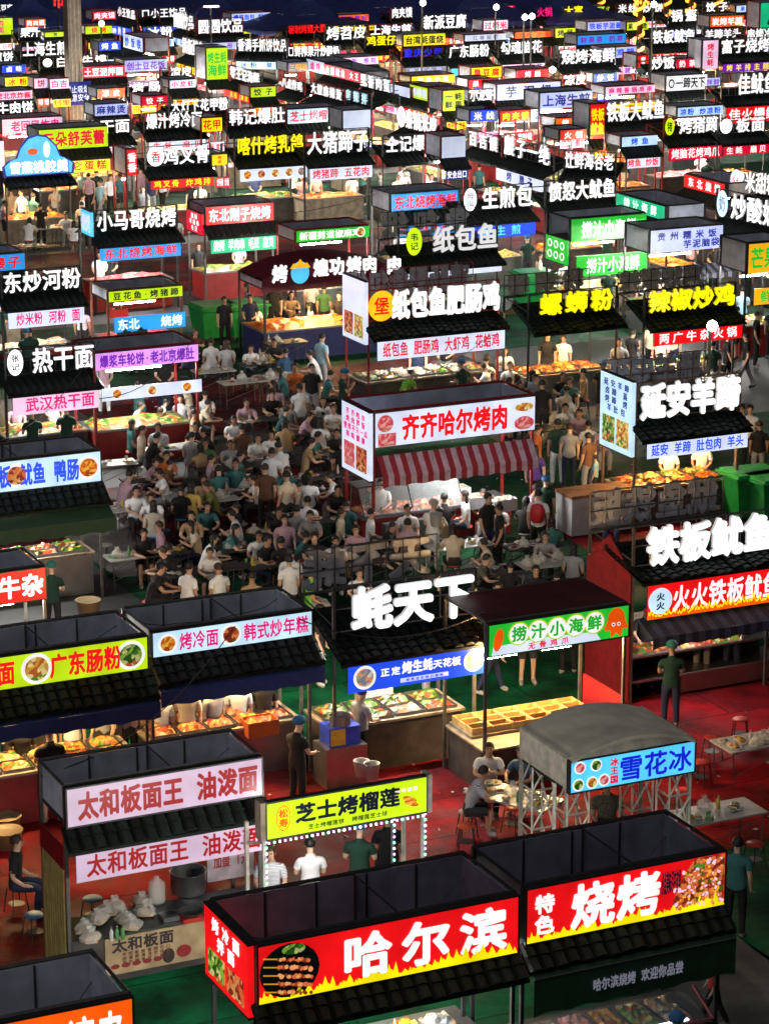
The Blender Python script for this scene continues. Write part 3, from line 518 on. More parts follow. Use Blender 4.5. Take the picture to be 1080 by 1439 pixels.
# ---- rear rows: (kind, x0, y0, x1, h, text, description, fg, bg, yaw, sub, k)
F, L_ = YAW, LY
REAR = [
 ('L', 205, 234, 296, 26, ' 鸡叉骨', 'stall of white chicken rib letters with round pink badge and yellow strip', 'white', '', F, ('鸡叉骨 炸鸡排', 'yellow', 'red', .36), 2.6, (.14, 'white', '香', 'crimson')),
 ('L', 330, 219, 427, 26, '喀什烤乳鸽', 'stall of yellow roast squab letters over food prints', 'yellow', '', F, ('', 'red', 'pale', .5, ((.12, 'fried', .4), (.32, 'meat', .4), (.52, 'noodle', .4), (.72, 'noodle', .4), (.9, 'sea', .4))), 1.6, None),
 ('L', 428, 218, 518, 32, '大猪蹄子', 'stall of fat white pig trotter letters with red and blue banner', 'white', '', F, ('烤猪蹄 五花肉', 'red', 'pale', .5), 3, None),
 ('L', 538, 215, 616, 23, '仝记爆肚', 'stall of slim white tripe letters above striped canopy', 'white', '', F, None, 2.2, None),
 ('B', 55, 211, 151, 27, '云朵舒芙蕾', 'stall with lime souffle signboard and black lid', 'crimson', 'lime', F, ('拿破仑蛋糕', 'red', 'yellow', .5), 1, None),
 ('B', 3, 188, 87, 19, ' 老回民炸串', 'stall with pale board of magenta fried skewer lettering', 'magenta', 'pink', F, None, .9, None),
 ('L', 93, 191, 184, 20, '圆热干面', 'stall of square white noodle letters beside a tiny yellow sign', 'white', '', F, ('卷饼', 'magenta', 'pale', .4), 2.6, None),
 ('L', 203, 182, 285, 22, '爆汁烤冷面', 'stall of white juicy cold noodle letters on tile ridge', 'white', '', F, None, 2.6, None),
 ('B', 283, 185, 311, 18, '花甲', 'narrow yellow stall board in red clam lettering', 'red', 'yellow', F, None, 1, None),
 ('L', 238, 159, 321, 18, '大灯下花甲粉', 'stall of six small white clam noodle letters', 'white', '', F, None, 2.6, None),
 ('L', 319, 177, 401, 23, '韩记爆肚', 'stall of thick white Korean-style tripe letters', 'white', '', F, None, 2.6, None),
 ('B', 403, 174, 475, 19, '芝士烤榴莲', 'stall with pale blue board in small crimson durian lettering', 'crimson', 'cyanw', F, None, .9, None),
 ('B', 481, 182, 519, 25, '', 'stall front covered by a lit bowl of dumplings print', 'red', 'pale', F, ('安全出口', 'white', 'navy', .4), .9, None),
 ('L', -6, 164, 48, 20, '牛肉饼', 'stall of white meat pie letters at the frame edge', 'white', '', F, None, 2.6, None),
 ('B', -8, 141, 45, 11, '老北京炸酱', 'small stall board with crimson lettering under a green hip roof', 'crimson', 'pink', F, None, .9, None),
 ('L', 30, 80, 96, 20, '上海生煎', 'stall of white Shanghai bun letters beside the tall square mast', 'white', '', F, ('生煎 锅贴', 'white', 'red', .3), 2.6, None),
 ('L', 56, 96, 152, 15, '●白家牛馍', 'stall of white letters behind the mast with round badge', 'white', '', F, None, 2.6, None),
 ('B', 115, 110, 175, 15, '土豆泥拌面', 'stall with crimson mashed potato noodle signboard', 'white', 'crimson', F, ('土豆泥拌面', 'white', 'crimson', .4), 1, None),
 ('B', 175, 101, 234, 15, '创士豆花饭', 'stall with pale violet tofu rice signboard', 'purple', 'lav', F, ('米饭 小吃', 'purple', 'pink', .38), .95, None),
 ('B', 70, 125, 96, 13, '白吉', 'short stall with magenta flatbread board', 'magenta', 'pink', F, None, 1, None),
 ('B', 48, 124, 67, 13, '饼', 'tiny pink stall board with round pie print', 'red', 'pink', F, None, .9, None),
 ('B', -30, 50, 18, 22, '烤肉|冷面', 'lime stall board under the blue marquee', 'magenta', 'lime', F, None, 1, None),
 ('L', 197, 26, 263, 13, '□小王饮品', 'stall of white drink letters beside a square logo box', 'white', '', F, ('饮品', 'white', 'blue', .4), 2.6, None),
 ('L', 167, 22, 193, 13, '小王饮品', 'stall of white drink letters facing the side aisle over blue strip', 'white', '', L_, ('奶茶', 'white', 'blue', .6), 2.6, None),
 ('L', 276, 48, 342, 20, '圆圆饮品', 'stall of boxed white drink letters under a shed roof', 'white', '', F, None, 2.6, None),
 ('L', 246, 38, 275, 22, '圆圆饮品', 'stall of narrow boxed drink letters turned to the aisle', 'white', '', L_, None, 2.6, None),
 ('L', 258, 74, 290, 22, '铁板鱿鱼', 'stall of slim iron plate squid letters facing the side aisle', 'white', '', L_, None, 2.6, None),
 ('B', 176, 66, 203, 18, '炒饭铁', 'stall with striped red, white and blue letter board', 'blue', 'pale', L_, None, .9, None),
 ('B', 290, 112, 319, 42, '烤生蚝|海鲜', 'stall with tall lime board and orange shell print', 'green', 'lime', F, None, 1, None),
 ('L', 325, 109, 368, 17, '零王记海鲜', 'stall of white seafood letters near the round green fan', 'white', '', L_, None, 2.4, None),
 ('L', 333, 72, 405, 18, '香满手抓饼饮品', 'long stall of drink letters starting with yellow one', 'white', '', R(-8), None, 2.2, None),
 ('L', 403, 80, 478, 15, '□鲜榨果汁炒酸奶', 'stall of juice and yogurt letters beside white square box', 'white', '', R(8), None, 1.6, None),
 ('B', 325, 30, 379, 10, '爆浆面包 鲜榨', 'thin pale yellow board with small blue print', 'blue', 'pale', F, ('炒面 烤串', 'red', 'lime', .3), .9, None),
 ('L', 403, 48, 458, 12, '秘制烤猪大肠', 'stall of glowing red letters among dark marquees', 'red', '', F, None, 1.4, None),
 ('L', 456, 57, 515, 19, '烤苕皮', 'stall of white spud sheet letters above magenta letters', 'white', '', F, ('奶奶', 'magenta', 'black', .5), 2.6, None),
 ('L', 518, 50, 578, 14, '上海生煎', 'stall of small white bun letters half hidden behind yellow ones', 'white', '', F, None, 2.6, None),
 ('L', 513, 65, 556, 14, '鸡蛋仔', 'stall of yellow egg waffle letters', 'yellow', '', F, ('蛋仔', 'yellow', 'red', .3), 1.5, None),
 ('B', 475, 31, 517, 9, '手工酸奶', 'small red and violet board at the marquee edge', 'purple', 'orange', F, None, .9, None),
 ('L', 592, 42, 655, 20, '新派豆腐', 'stall of white tofu letters with mesh back', 'white', '', F, None, 2.8, None),
 ('B', 678, 43, 712, 13, '过桥米', 'small red and white board beside beige roof', 'red', 'pink', F, None, .9, None),
 ('B', 566, 65, 624, 15, '台湾蚝蛋烧', 'stall with yellow oyster omelette signboard', 'ink', 'yellow', F, None, 1, None),
 ('L', 564, 81, 622, 12, '重庆少年', 'stall of deep blue letters with one white', 'deep', '', F, ('麻辣小吃', 'lav', 'grey', .4), 1.6, None),
 ('L', 628, 82, 687, 18, '广东肠粉', 'stall of white rice roll letters with cyan strip', 'white', '', F, ('东肠粉', 'blue', 'cyan', .45), 2.8, None),
 ('B', 652, 58, 709, 8, '红糖糍粑', 'thin white board with faint print', 'grey', 'pale', F, None, .9, None),
 ('L', 700, 77, 761, 18, '勾魂脑花', 'stall of white braised brain letters', 'white', '', F, ('勾魂烤脑花', 'navy', 'pink', .48), 2.8, None),
 ('B', 722, 54, 775, 8, '炸串 炸物', 'beige shed with orange strip of print', 'red', 'orange', F, None, .8, None),
 ('B', 577, 118, 637, 10, '特色小吃', 'tiled yellow hut glowing below the eaves', 'white', 'yellow', F, None, .9, None),
 ('B', 578, 136, 620, 17, '鲜榨果蔬饮', 'lime drink board facing the side aisle', 'pale', 'lime', L_, None, 1, None),
 ('B', 621, 156, 650, 27, '一蚝|鲜果', 'square lime stall board on corner post', 'olive', 'lime', F, None, 1, None),
 ('L', 785, 91, 864, 20, '烧烤海鲜', 'stall of white barbecue seafood letters near globe lamp', 'white', '', F, None, 3, None),
 ('B', 848, 82, 892, 14, '炸鸡腿', 'rounded lavender board behind taller letters', 'blue', 'lav', F, ('鸡腿', 'purple', 'pink', .4), .9, None),
 ('B', 810, 63, 877, 12, '鲜果茶 奶茶', 'cyan tea board under dark hip roof', 'purple', 'sky', F, None, .9, None),
 ('B', 824, 43, 874, 11, '铁板芋泥酱', 'small lavender board with rainbow mark', 'blue', 'lav', F, None, .95, None),
 ('L', 938, 31, 980, 17, '锅盔', 'stall of two white letters among string-lit trees', 'white', '', F, None, 2.8, None),
 ('L', 913, 62, 976, 19, '铁板鱿鱼', 'stall of white squid letters over red roast frame banner', 'white', '', F, ('沈阳火烤鸡架', 'white', 'red', .5), 2.8, None),
 ('B', 894, 95, 909, 16, '烤|串', 'narrow red board turned aside beside squid letters', 'white', 'red', F, None, .9, None),
 ('B', 996, 38, 1043, 14, '炭烤羊腿', 'orange-red board beneath string lights', 'white', 'orange', F, None, .9, None),
 ('B', 1066, 40, 1110, 34, '周', 'teal board with black character at frame edge', 'ink', 'teal', F, None, 1, None),
 ('L', 987, 55, 1040, 13, '羊蹄羊头', 'stall of white lamb head letters', 'white', '', F, None, 2.6, None),
 ('L', 1046, 56, 1095, 15, '串烤冷面', 'stall of white cold noodle letters at frame edge', 'white', '', F, None, 2.6, None),
 ('L', 1009, 76, 1080, 20, '富子烧烤', 'stall of white rich barbecue letters over purple banner', 'white', '', F, ('烤羊排主题', 'yellow', 'purple', .45), 3, None),
 ('B', 985, 97, 1006, 38, '烤|生|蚝', 'tall white board in red grid lettering', 'crimson', 'pink', F, None, .9, None),
 ('B', 934, 128, 991, 20, '○一蹄天下', 'stall with plain white trotter signboard', 'ink', 'white', F, ('安全出口', 'white', 'black', .3), .95, None),
 ('L', 1013, 135, 1090, 30, '一佳鱿鱼', 'stall of tall white squid letters over red explosive squid banner', 'white', '', F, ('佳火爆鱿', 'white', 'red', .75), 3, None),
 ('B', 849, 133, 918, 10, '麻辣香锅串串', 'thin pink striped board', 'magenta', 'pink', F, None, .9, None),
 ('L', 848, 172, 933, 28, '铁板大鱿鱼', 'stall of tall white big squid letters, blue figures behind', 'white', '', F, ('凉面 冷饮', 'red', 'cyanw', .42), 3, None),
 ('B', 827, 195, 847, 46, '铁板|鱿鱼', 'tall red board in yellow lettering', 'yellow', 'red', F, None, .95, None),
 ('L', 932, 190, 1008, 23, ' 烤猪蹄', 'stall of white roast trotter letters with lime oval', 'white', '', F, ('烤脑花烤鸡爪', 'white', 'crimson', .55), 3, (.08, 'lime', '猪', 'olive', 1)),
 ('L', 1008, 188, 1074, 20, ' 板面', 'stall of two white noodle letters with white disc', 'white', '', F, None, 3, (.14, 'white', '面', 'pink')),
 ('B', 950, 164, 1013, 12, '凉粉 炒凉粉', 'pale blue jelly noodle board on dark canopy', 'blue', 'cyanw', F, None, .95, None),
 ('B', 697, 141, 785, 21, '芋泥奶', 'stall with pale blue taro milk signboard', 'ink', 'lav', F, ('芋泥', 'blue', 'pale', .6), .95, None),
 ('B', 757, 153, 830, 21, '上海生煎', 'stall with pale blue bun signboard in brush lettering', 'navy', 'lav', F, ('肉馅生煎包', 'white', 'crimson', .42), 1, None),
 ('L', 659, 203, 704, 21, '百吉馍', 'stall of spaced white flatbread letters facing the side aisle', 'white', '', L_, None, 2.8, None),
 ('L', 709, 216, 777, 27, '腰子一绝', 'stall of white kidney letters facing the side aisle', 'white', '', L_, ('烤 腰子', 'navy', 'pale', .5), 3, None),
 ('L', 792, 236, 864, 24, '让鲜海谷老', 'stall of slanting white seafood letters', 'white', '', R(-22), None, 2.4, None),
 ('L', 560, 176, 618, 27, ' 秦镇米皮', 'stall of crowded white rice skin letters with round badge', 'white', '', L_, None, 3, (.12, 'white', '秦', 'pink')),
 ('L', 438, 130, 484, 15, '大娘麻辣烫', 'stall of five white spicy soup letters facing the side aisle', 'white', '', L_, None, 2.4, None),
 ('L', 485, 139, 521, 15, '麻辣拌', 'stall of three bluish spicy mix letters facing the side aisle', 'cyanw', '', L_, ('安全出口', 'white', 'navy', .4), 2.2, None),
 ('L', 398, 122, 428, 14, '八点炸鸡', 'stall of four tiny fried chicken letters', 'white', '', L_, None, 2.4, None),
 ('B', 457, 104, 509, 14, '火爆鱿鱼 大王', 'crimson squid board facing the side aisle', 'white', 'crimson', L_, None, 1, None),
 ('B', 433, 98, 458, 15, '卤味', 'pale green board turned to the side aisle', 'magenta', 'pale', L_, None, .8, None),
 ('B', 404, 101, 432, 12, '三明治', 'faint pale board with coloured stripes', 'gold', 'grey', F, None, .9, None),
 ('B', 480, 92, 530, 10, '玛斯 寿司', 'white and purple sushi board', 'purple', 'pink', F, None, .95, None),
 ('L', 507, 120, 552, 18, '里香肉蛋', 'stall of white braised egg letters facing the side aisle', 'white', '', L_, None, 2.6, None),
 ('B', 551, 131, 578, 13, '', 'pale board with burger print facing the side aisle', 'gold', 'pale', L_, None, .9, None),
 ('B', 178, 246, 192, 34, '香|香', 'narrow red vertical board with two white letters', 'white', 'red', F, None, .9, None),
 ('B', -55, 183 + 60, 6, 40, '烤大|鱿鱼', 'pale red-lettered board cut by the frame', 'red', 'pink', F, None, .9, None),
 ('B', 297, 232, 318, 14, '烤|串', 'small warm poster board beside chicken rib stall', 'orange', 'yellow', F, None, .9, None),
 ('B', 619, 222, 652, 28, '', 'stall with green vegetable poster front', 'green', 'pale', F, ('安全出口', 'white', 'navy', .4), .7, None),
 ('B', -60, 385, 34, 22, '烤大腰子', 'stall with blue kidney signboard cut by the frame', 'red', 'sky', F, None, .9, None),
 ('L', 466, 45, 528, 8, '生火山土豆', 'row of little yellow letters above white ones', 'yellow', '', F, None, 1.4, None),
 ('B', 120, 48, 157, 10, '烧烤', 'lime board half hidden by black roof', 'red', 'lime', F, None, 1, None),
 ('B', 63, 52, 92, 6, '烤', 'thin lime strip at the foot of the mast', 'olive', 'lime', F, None, 1, None),
 ('L', 752, 24, 775, 13, '火锅', 'magenta neon letters under trees', 'magenta', '', F, None, 1.2, None),
 ('L', 790, 22, 818, 13, '大宴', 'yellow neon letters under trees', 'yellow', '', F, None, 1.4, None),
 ('L', 898, 18, 932, 12, '炒饼', 'dim white letters behind amber string lights', 'white', '', F, None, 1.2, None),
 ('L', 905, 116, 912, 4, '', 'x', 'white', '', F, None, 1, None),
]
for r in REAR[:-1]:
    kind, x0, y0, x1, h, tx_, d, fg, bg, yw, sb, kk, bd = r
    if sb is None and random.random() < .65:
        c1, c2 = random.choice([('red', 'pale'), ('white', 'crimson'), ('magenta', 'pink'), ('blue', 'cyanw'), ('yellow', 'red'), ('red', 'yellow'), ('white', 'teal'), ('purple', 'lav'), ('white', 'orange')])
        sb = (random.choice(['烤冷面 炒酸奶', '鸡排 烤肠', '羊肉串 烤鱼', '米线 凉皮', '生蚝 扇贝', '臭豆腐 小吃', '炒河粉 炒面', '冰粉 果汁', '炸串 鱿鱼']), c1, c2, .4)
    d = d if 'stall' in d or 'hut' in d or 'shed' in d else 'stall: ' + d
    stall(kind, x0, y0, x1, h, tx_, d, fg, bg or 'red', yaw=yw, sub=sb, k=kk, badge=bd, near=False, frame=random.choice(['metal', 'dark', 'red', 'metal']), tile=(random.random() < .6),
          bold=(.045 if kind == 'L' else .03), fk=(random.choice(list(FOODC)),), front=random.choice([M_CFRONT, M_CRED, M_STEEL, M_CTOP]), lamp=random.choice(['white', 'white', 'warm']), dep=1.4)
BOX = [(78, 0, 128, 170)] + [(proj((i['p'].x, i['p'].y, 2.7))[0] - 3, proj((i['p'].x, i['p'].y, i['top']))[1] - 4, proj((i['p'].x + i['w'] * math.cos(i['yaw']), i['p'].y + i['w'] * math.sin(i['yaw']), 2.7))[0] + 3, proj((i['p'].x, i['p'].y, i['zb'] - (.45 if i['sc'] > 100 else .9)))[1]) for i in STALLS]
rf = random.Random(5); FT = ['炸鸡', '烤鱼', '米线', '生蚝', '臭豆腐', '果汁', '奶茶', '烤肠', '凉皮', '饺子', '麻辣烫', '羊肉串', '火锅', '煎饼', '肉夹馍', '冰粉', '小龙虾', '卤味', '炒饭', '酸辣粉']
EN = dict(zip(FT, ['fried chicken', 'grilled fish', 'rice noodles', 'raw oyster', 'stinky tofu', 'fruit juice', 'milk tea', 'sausage', 'cold skin noodles', 'dumpling', 'spicy soup', 'lamb skewer', 'hotpot', 'pancake', 'meat bun', 'ice jelly', 'crayfish', 'braised food', 'fried rice', 'sour noodles']))
made = 0; used_ = {}
for tr in range(20000):
    if made >= 74: break
    y = rf.uniform(17, 212); kk = (y + 340) / 1000; wpx = rf.uniform(60, 100) * kk + 4; h = rf.uniform(30, 42) * kk; x = rf.uniform(-20, 1075); kind = rf.choice('LBB'); 
    if kind == 'B': h *= .75
    bb = (x, y - h, x + wpx, y + 2)
    if any(bb[0] < q[2] and bb[2] > q[0] and bb[1] < q[3] and bb[3] > q[1] for q in BOX): continue
    tx_ = rf.choice(FT); bg, fg = rf.choice([('red', 'white'), ('crimson', 'white'), ('pale', 'crimson'), ('cyanw', 'blue'), ('yellow', 'red'), ('lime', 'ink'), ('lav', 'navy'), ('orange', 'white'), ('green', 'white'), ('pink', 'magenta'), ('blue', 'white'), ('red', 'yellow')])
    cn = fg if kind == 'B' else 'white'; used_[(tx_, bg, kind)] = used_.get((tx_, bg, kind), 0) + 1
    c1, c2 = rf.choice([('red', 'pale'), ('white', 'crimson'), ('magenta', 'pink'), ('blue', 'cyanw'), ('yellow', 'red'), ('white', 'blue'), ('red', 'yellow')])
    o = ['', 'another ', 'a third ', 'a fourth '][min(3, used_[(tx_, bg, kind)] - 1)]
    stall(kind, x, y, x + wpx, h, tx_, (o + (f'rear stall with {bg} {EN[tx_]} board in {fg} lettering' if kind == 'B' else f'rear stall with white {EN[tx_]} letters above {c2} strip')), cn, bg, sub=(rf.choice(FT) + ' ' + rf.choice(FT), c1, c2, .42), near=False, tile=rf.random() < .5, frame=rf.choice(['metal', 'dark', 'red']), bold=.04 if kind == 'L' else .03,
          fk=(rf.choice(list(FOODC)),), front=rf.choice([M_CFRONT, M_CRED, M_STEEL, M_CTOP]), lamp=rf.choice(['white', 'warm', 'white']), dep=1.3)
    BOX.append(bb); made += 1
print('fillers', made)
# ------------------------------------------------------------------ details of the front stalls
def at(st, *names): return st['t']
def tubes(name, m, parent, segs, r=.02, k=4, color=None):
    b = MB()
    for a, c in segs: b.bar(a, c, r, k)
    return b.build(name, m, parent, color=color)
# Harbin stall
s = harbin; g = s['sign']; w, H, zb = s['w'], s['H'], s['zb']; zm = zb + H / 2
lettering('哈尔滨', 'white', g, w * .635, -.1, zm + .01, w * .68, H * .86, .055)
disc('plate_print', diff('dark_plate', (.03, .04, .06), .3), g, w * .115, -.091, zm, .41, H * .47, d=.006)
rr = random.Random(4)
def blobs(name, parent, pts, cols, y, r0, r1, rnd):
    for ci, cn in enumerate(cols):
        b = MB()
        for j, (x, z) in enumerate(pts):
            if rnd.random() < 1.6 / len(cols):
                q = rnd.uniform(r0, r1); ph = rnd.uniform(0, 3); X, Z = x + rnd.uniform(-.012, .012), z + rnd.uniform(-.012, .012); a = rnd.uniform(.55, 1)
                b.poly([(X + q * math.cos(t) * math.cos(ph) - q * a * math.sin(t) * math.sin(ph), y - ci * .0012 - j * .00001, Z + q * math.cos(t) * math.sin(ph) + q * a * math.sin(t) * math.cos(ph)) for t in [k * math.pi / 4 for k in range(8)]])
        if b.v: b.build(name, emis(cn, .95, False, False), parent)
for i in range(5):
    cx, cz = w * .03, zm + H * (.28 - .145 * i); sl = -.22; b = MB(); b.poly([(cx - .05, -.0985, cz - .006), (cx + .24, -.0985, cz - .006 + sl * .26), (cx + .24, -.0985, cz + .012 + sl * .26), (cx - .05, -.0985, cz + .012)]); b.build('stick_print', emis('gold', .7, False), g)
    blobs('kebab_print', g, [(cx + .16 + j * .034, cz + sl * (.16 + j * .034)) for j in range(14)], ['meatd', 'meatb', 'meata', 'meatc'], -.1 - i * .0005, .022, .036, rr)
disc('garnish_print', photo('green'), g, w * .13, -.1, zm + H * .36, .16, .07, d=.004)
T = s['t']; boxo('counter', M_STEEL, T, 1.0, w, 1.05, 1.75, 0, 1.0); boxo('countertop', M_STEEL, T, .9, w + .05, 1.0, 1.8, 1.001, 1.05)
for i, f in enumerate(('mix', 'noodle', 'skewer', 'fried', 'sea')): b = MB(); b.box(1.05 + i * .5, 1.48 + i * .5, 1.1, 1.6, 1.051, 1.08); b.mi = 1; b.lumps(1.07 + i * .5, 1.46 + i * .5, 1.12, 1.58, 1.081, .12, 6, 6); b.build('food_tray', [M_CTOP, food(f)], T)
b = MB(); b.box(1.2, 2.6, 1.2, 1.22, 2.2, 2.22); b.build('lamp_tube', M_TUBE, T)
# barbecue stall
s = tese; g = s['sign']; w, H, zb = s['w'], s['H'], s['zb']; zm = zb + H / 2
lettering('烧烤', 'white', g, w * .44, -.1, zm + .01, w * .46, H * .92, .05)
lettering('特|色', 'white', g, w * .085, -.1, zm, w * .1, H * .78, .05)
lettering('必点美味尽在这里', 'ink', g, w * .72, -.1, zm + .1, w * .1, H * .5, .02)
b = MB(); pts = [(w * .72, -.0, zb + .02), (w * .995, 0, zb + .02), (w * .995, 0, zb + H - .01), (w * .84, 0, zb + H - .01), (w * .76, 0, zb + H * .55)]
b.poly(pts); b.build('food_print', photo('skewer'), g, (0, -.096, 0))
pp = [(w * .72 + rr.random() * w * .27, zb + .03 + rr.random() * (H - .06)) for _ in range(330)]; pp = [p for p in pp if p[0] > w * (.84 if p[1] > zb + H * .8 else .77 if p[1] > zb + H * .5 else .725) + .03 and p[0] < w - .03]
blobs('kebab_print', g, pp, ['meatd', 'meatb', 'meata', 'gold', 'meatc', 'pink', 'meata'], -.099, .016, .034, rr); blobs('garnish_print', g, [(w * .84 + .03 * i, zb + H * .86) for i in range(5)], ['leaf'], -.109, .02, .04, rr)
s['aw'] = awning(s['t'], -.05, w + .02, -.1, zb - .3, -.4, zb - .36, (.012, .05, .025), None, .56)
lettering('哈尔滨烧烤 欢迎你品尝', 'grey', s['aw'], w * .50, -.43, zb - .62, w * .46, .2, .022, .5)
b = MB(); b.bar((-.05, -.41, zb - .37), (w + .02, -.41, zb - .37), .012); b.build('awning_rail', M_STEEL, s['t'])
# harbin/barbecue pent roof interior
# boiled seafood stall with octopus
s = squid; g = s['sign']; w, H, zb = s['w'], s['H'], s['zb']; zm = zb + H / 2
bx = MB(); bx.poly([(w * .02, 0, 0), (w * .80, 0, 0), (w * .76, 0, .16), (w * .4, 0, .2), (w * .03, 0, .16)]); bx.build('strip_print', emis('pale', .95, False), g, (0, -.094, zb + .005))
for i, ch in enumerate('捞汁小海鲜'):
    x = w * (.21 + .135 * i); disc('disc_print', emis('lime', .7, False), g, x, -.095, zm + .06, .215, d=.004); disc('disc_print', emis('white', .9, False), g, x, -.1, zm + .06, .19, d=.003)
    lettering(ch, 'green', g, x, -.105, zm + .06, .3, .3, .045, .75)
lettering('无骨鸡爪', 'crimson', g, w * .42, -.1, zb + .09, w * .62, .14, .02)
octo = []
n = 40
for i in range(n):
    t = 2 * math.pi * i / n; r = .19 + (.05 * math.sin(t * 9) if math.sin(t) < -.1 else 0) + (.06 if math.sin(t) < -.1 else 0)
    octo.append((r * math.cos(t) * .95, 0, r * math.sin(t) * 1.15 + .04))
b = MB(); b.poly(octo); b.build('octopus_print', emis('orange', .75, False), g, (w * .91, -.1, zm + .01))
for dx in (-.06, .05): disc('eye_print', emis('white', .9, False), g, w * .91 + dx, -.104, zm - .03, .035, d=.003); disc('pupil_print', emis('black', 1, False), g, w * .91 + dx, -.108, zm - .03, .018, d=.003)
b = MB(); b.poly([(.09 * math.cos(t), 0, .21 * math.sin(t)) for t in [k * math.pi / 8 for k in range(16)]]); o = b.build('claw_print', emis('orange', .8, False), g, (w * .065, -.1, zm)); o.rotation_euler = (0, R(12), 0)
T = s['t']; boxo('counter', M_CFRONT, T, .05, w - .05, .25, 1.55, 0, .8); boxo('countertop', M_CTOP, T, 0, w, .1, 1.62, .801, .84)
for i in range(6):
    for j in range(3):
        x0 = .12 + i * (w - .3) / 6; y0 = .75 + j * .27; ww = (w - .3) / 6 - .02; b = MB()
        for q in ((x0, x0 + ww, y0, y0 + .015), (x0, x0 + ww, y0 + .235, y0 + .25), (x0, x0 + .015, y0 + .015, y0 + .235), (x0 + ww - .015, x0 + ww, y0 + .015, y0 + .235)): b.box(*q, .9, 1.02)
        b.mi = 1; b.quad((x0 + .015, y0 + .015, .93), (x0 + ww - .015, y0 + .015, .93), (x0 + ww - .015, y0 + .235, .93), (x0 + .015, y0 + .235, .93))
        b.build('sauce_box', [diff('amber_tray', (.65, .42, .16), .4), diff('amber_sauce', (.55, .25, .04), .25)], T)
boxo('tray_stand', M_CTOP, T, .08, w - .12, .7, 1.58, .845, .897)
for x in (w * .3, w * .7): b = MB(); b.box(x - .3, x + .3, 1.0, 1.07, 2.2, 2.26); b.build('lamp_tube', M_WARM, T)
boxo('red_side_panel', diff('red_vinyl', (.24, .008, .012), .5), T, w + .01, w + .04, .05, 1.5, 1.1 - .9, 1.45)
# iron plate squid stall
s = teppan; sb = s['sub']; w = s['w']; z0, z1 = s['zs']; T = s['t']
flames(sb, .05, w - .05, -.476, z0, .28); flames(sb, .05, w - .05, -.482, z0, .16, 'orange')
q = disc('badge_print', emis('cyanw', .95, False), sb, w * .1, -.485, (z0 + z1) / 2, .26); lettering('火|火', 'ink', q, 0, -.015, 0, .3, .36, .03)
b = MB(); b.poly([(-.06, 0, .1), (-.06, 1.7, .1), (-.06, 1.7, 2.6), (-.06, .85, 3.3), (-.06, 0, 2.7)]); b.v = [(x, y, z) for x, y, z in b.v]; b.poly([(-.03, 0, .1), (-.03, 0, 2.7), (-.03, .85, 3.3), (-.03, 1.7, 2.6), (-.03, 1.7, .1)]); b.build('red_side_panel', diff('red_vinyl_dark', (.22, .012, .018), .55), T)
for z, y0, y1, m in ((.45, .2, 1.0, M_STEEL), (.95, .2, 1.0, M_STEEL), (1.35, 1.0, 1.6, M_CTOP)):
    boxo('shelf', m, T, .15, w + .6, y0, y1, z - .04, z)
boxo('counter', M_CFRONT, T, .15, w + .5, 1.02, 1.55, .1, 1.3); boxo('cabinet', M_STEEL, T, 1.3, w + .6, .25, .95, .05, .4)
b = MB(); b.lumps(1.3, 2.1, .25, .95, .955, .1, 7, 6); b.build('food_heap', food('meat'), T); b = MB(); b.lumps(2.15, 2.7, .25, .9, .955, .12, 6, 6); b.build('food_heap', food('green'), T); b = MB(); b.lumps(.3, 1.1, .3, .9, .955, .07, 6, 6); b.build('food_heap', food('skewer'), T)
b = MB(); b.box(.7, 2.0, .1, .115, 2.0, 2.015); b.build('lamp_tube', M_TUBE, T)
# oyster banner
s = oyster; sb = s['sub']; w = s['w']; z0, z1 = s['zs']; zm = (z0 + z1) / 2
lettering('正定', 'white', sb, w * .31, -.474, zm + .04, w * .15, .17, .03); lettering('烤生蚝', 'white', sb, w * .5, -.474, zm + .07, w * .22, .25, .05); lettering('天花板', 'white', sb, w * .71, -.474, zm + .05, w * .2, .18, .03)
b = MB(); b.box(w * .38, w * .72, -.476, -.472, z0 + .06, z0 + .14); q = b.build('strip_print', emis('pale', .8, False), sb); lettering('鲜烤活生蚝口感纯', 'blue', q, w * .55, -.48, z0 + .1, w * .3, .06, .01)
# yellow-green durian stall
s = durian; g = s['sign']; w, H, zb = s['w'], s['H'], s['zb']; zm = zb + H / 2; T = s['t']
lettering('芝士烤榴莲', 'ink', g, w * .5, -.1, zm + .05, w * .66, H * .6, .05)
b = MB(); N = 24; e = [(.115 * math.cos(2 * math.pi * i / N), .2 * math.sin(2 * math.pi * i / N)) for i in range(N)]
for i in range(N): a, c = e[i], e[(i + 1) % N]; b.quad((a[0], 0, a[1]), (c[0], 0, c[1]), (c[0] * .9, 0, c[1] * .93), (a[0] * .9, 0, a[1] * .93))
q = b.build('oval_print', emis('orange', .8, False), g, (w * .1, -.1, zm + .02)); lettering('松|寿', 'orange', q, 0, -.004, 0, .16, .3, .02, .8)
lettering('芝士烤榴莲饼  烤榴莲芝士球', 'olive', g, w * .5, -.1, zb + .09, w * .5, .09, .005)
for i in range(2):
    b = MB(); b.poly([(.13 * math.cos(t), 0, .045 * math.sin(t)) for t in [k * math.pi / 6 for k in range(12)]]); o = b.build('bun_print', photo('fried'), g, (w * .89 + .03 * i, -.1 - .003 * i, zm - .03 - .07 * i)); o.rotation_euler = (0, R(20), 0)
lettering('美味榴莲', 'pink', g, w * .87, -.1, zm + .13, w * .15, .07, .01)
boxo('sign_cap', M_WHITEP, T, w + .005, w + .09, -.1, .12, zb - .02, zb + H + .03); boxo('sign_cap', M_CTOP, T, -.1, -.005, -.1, .12, zb - .02, zb + H + .03)
FL = [diff('x', (0, 0, 0))]
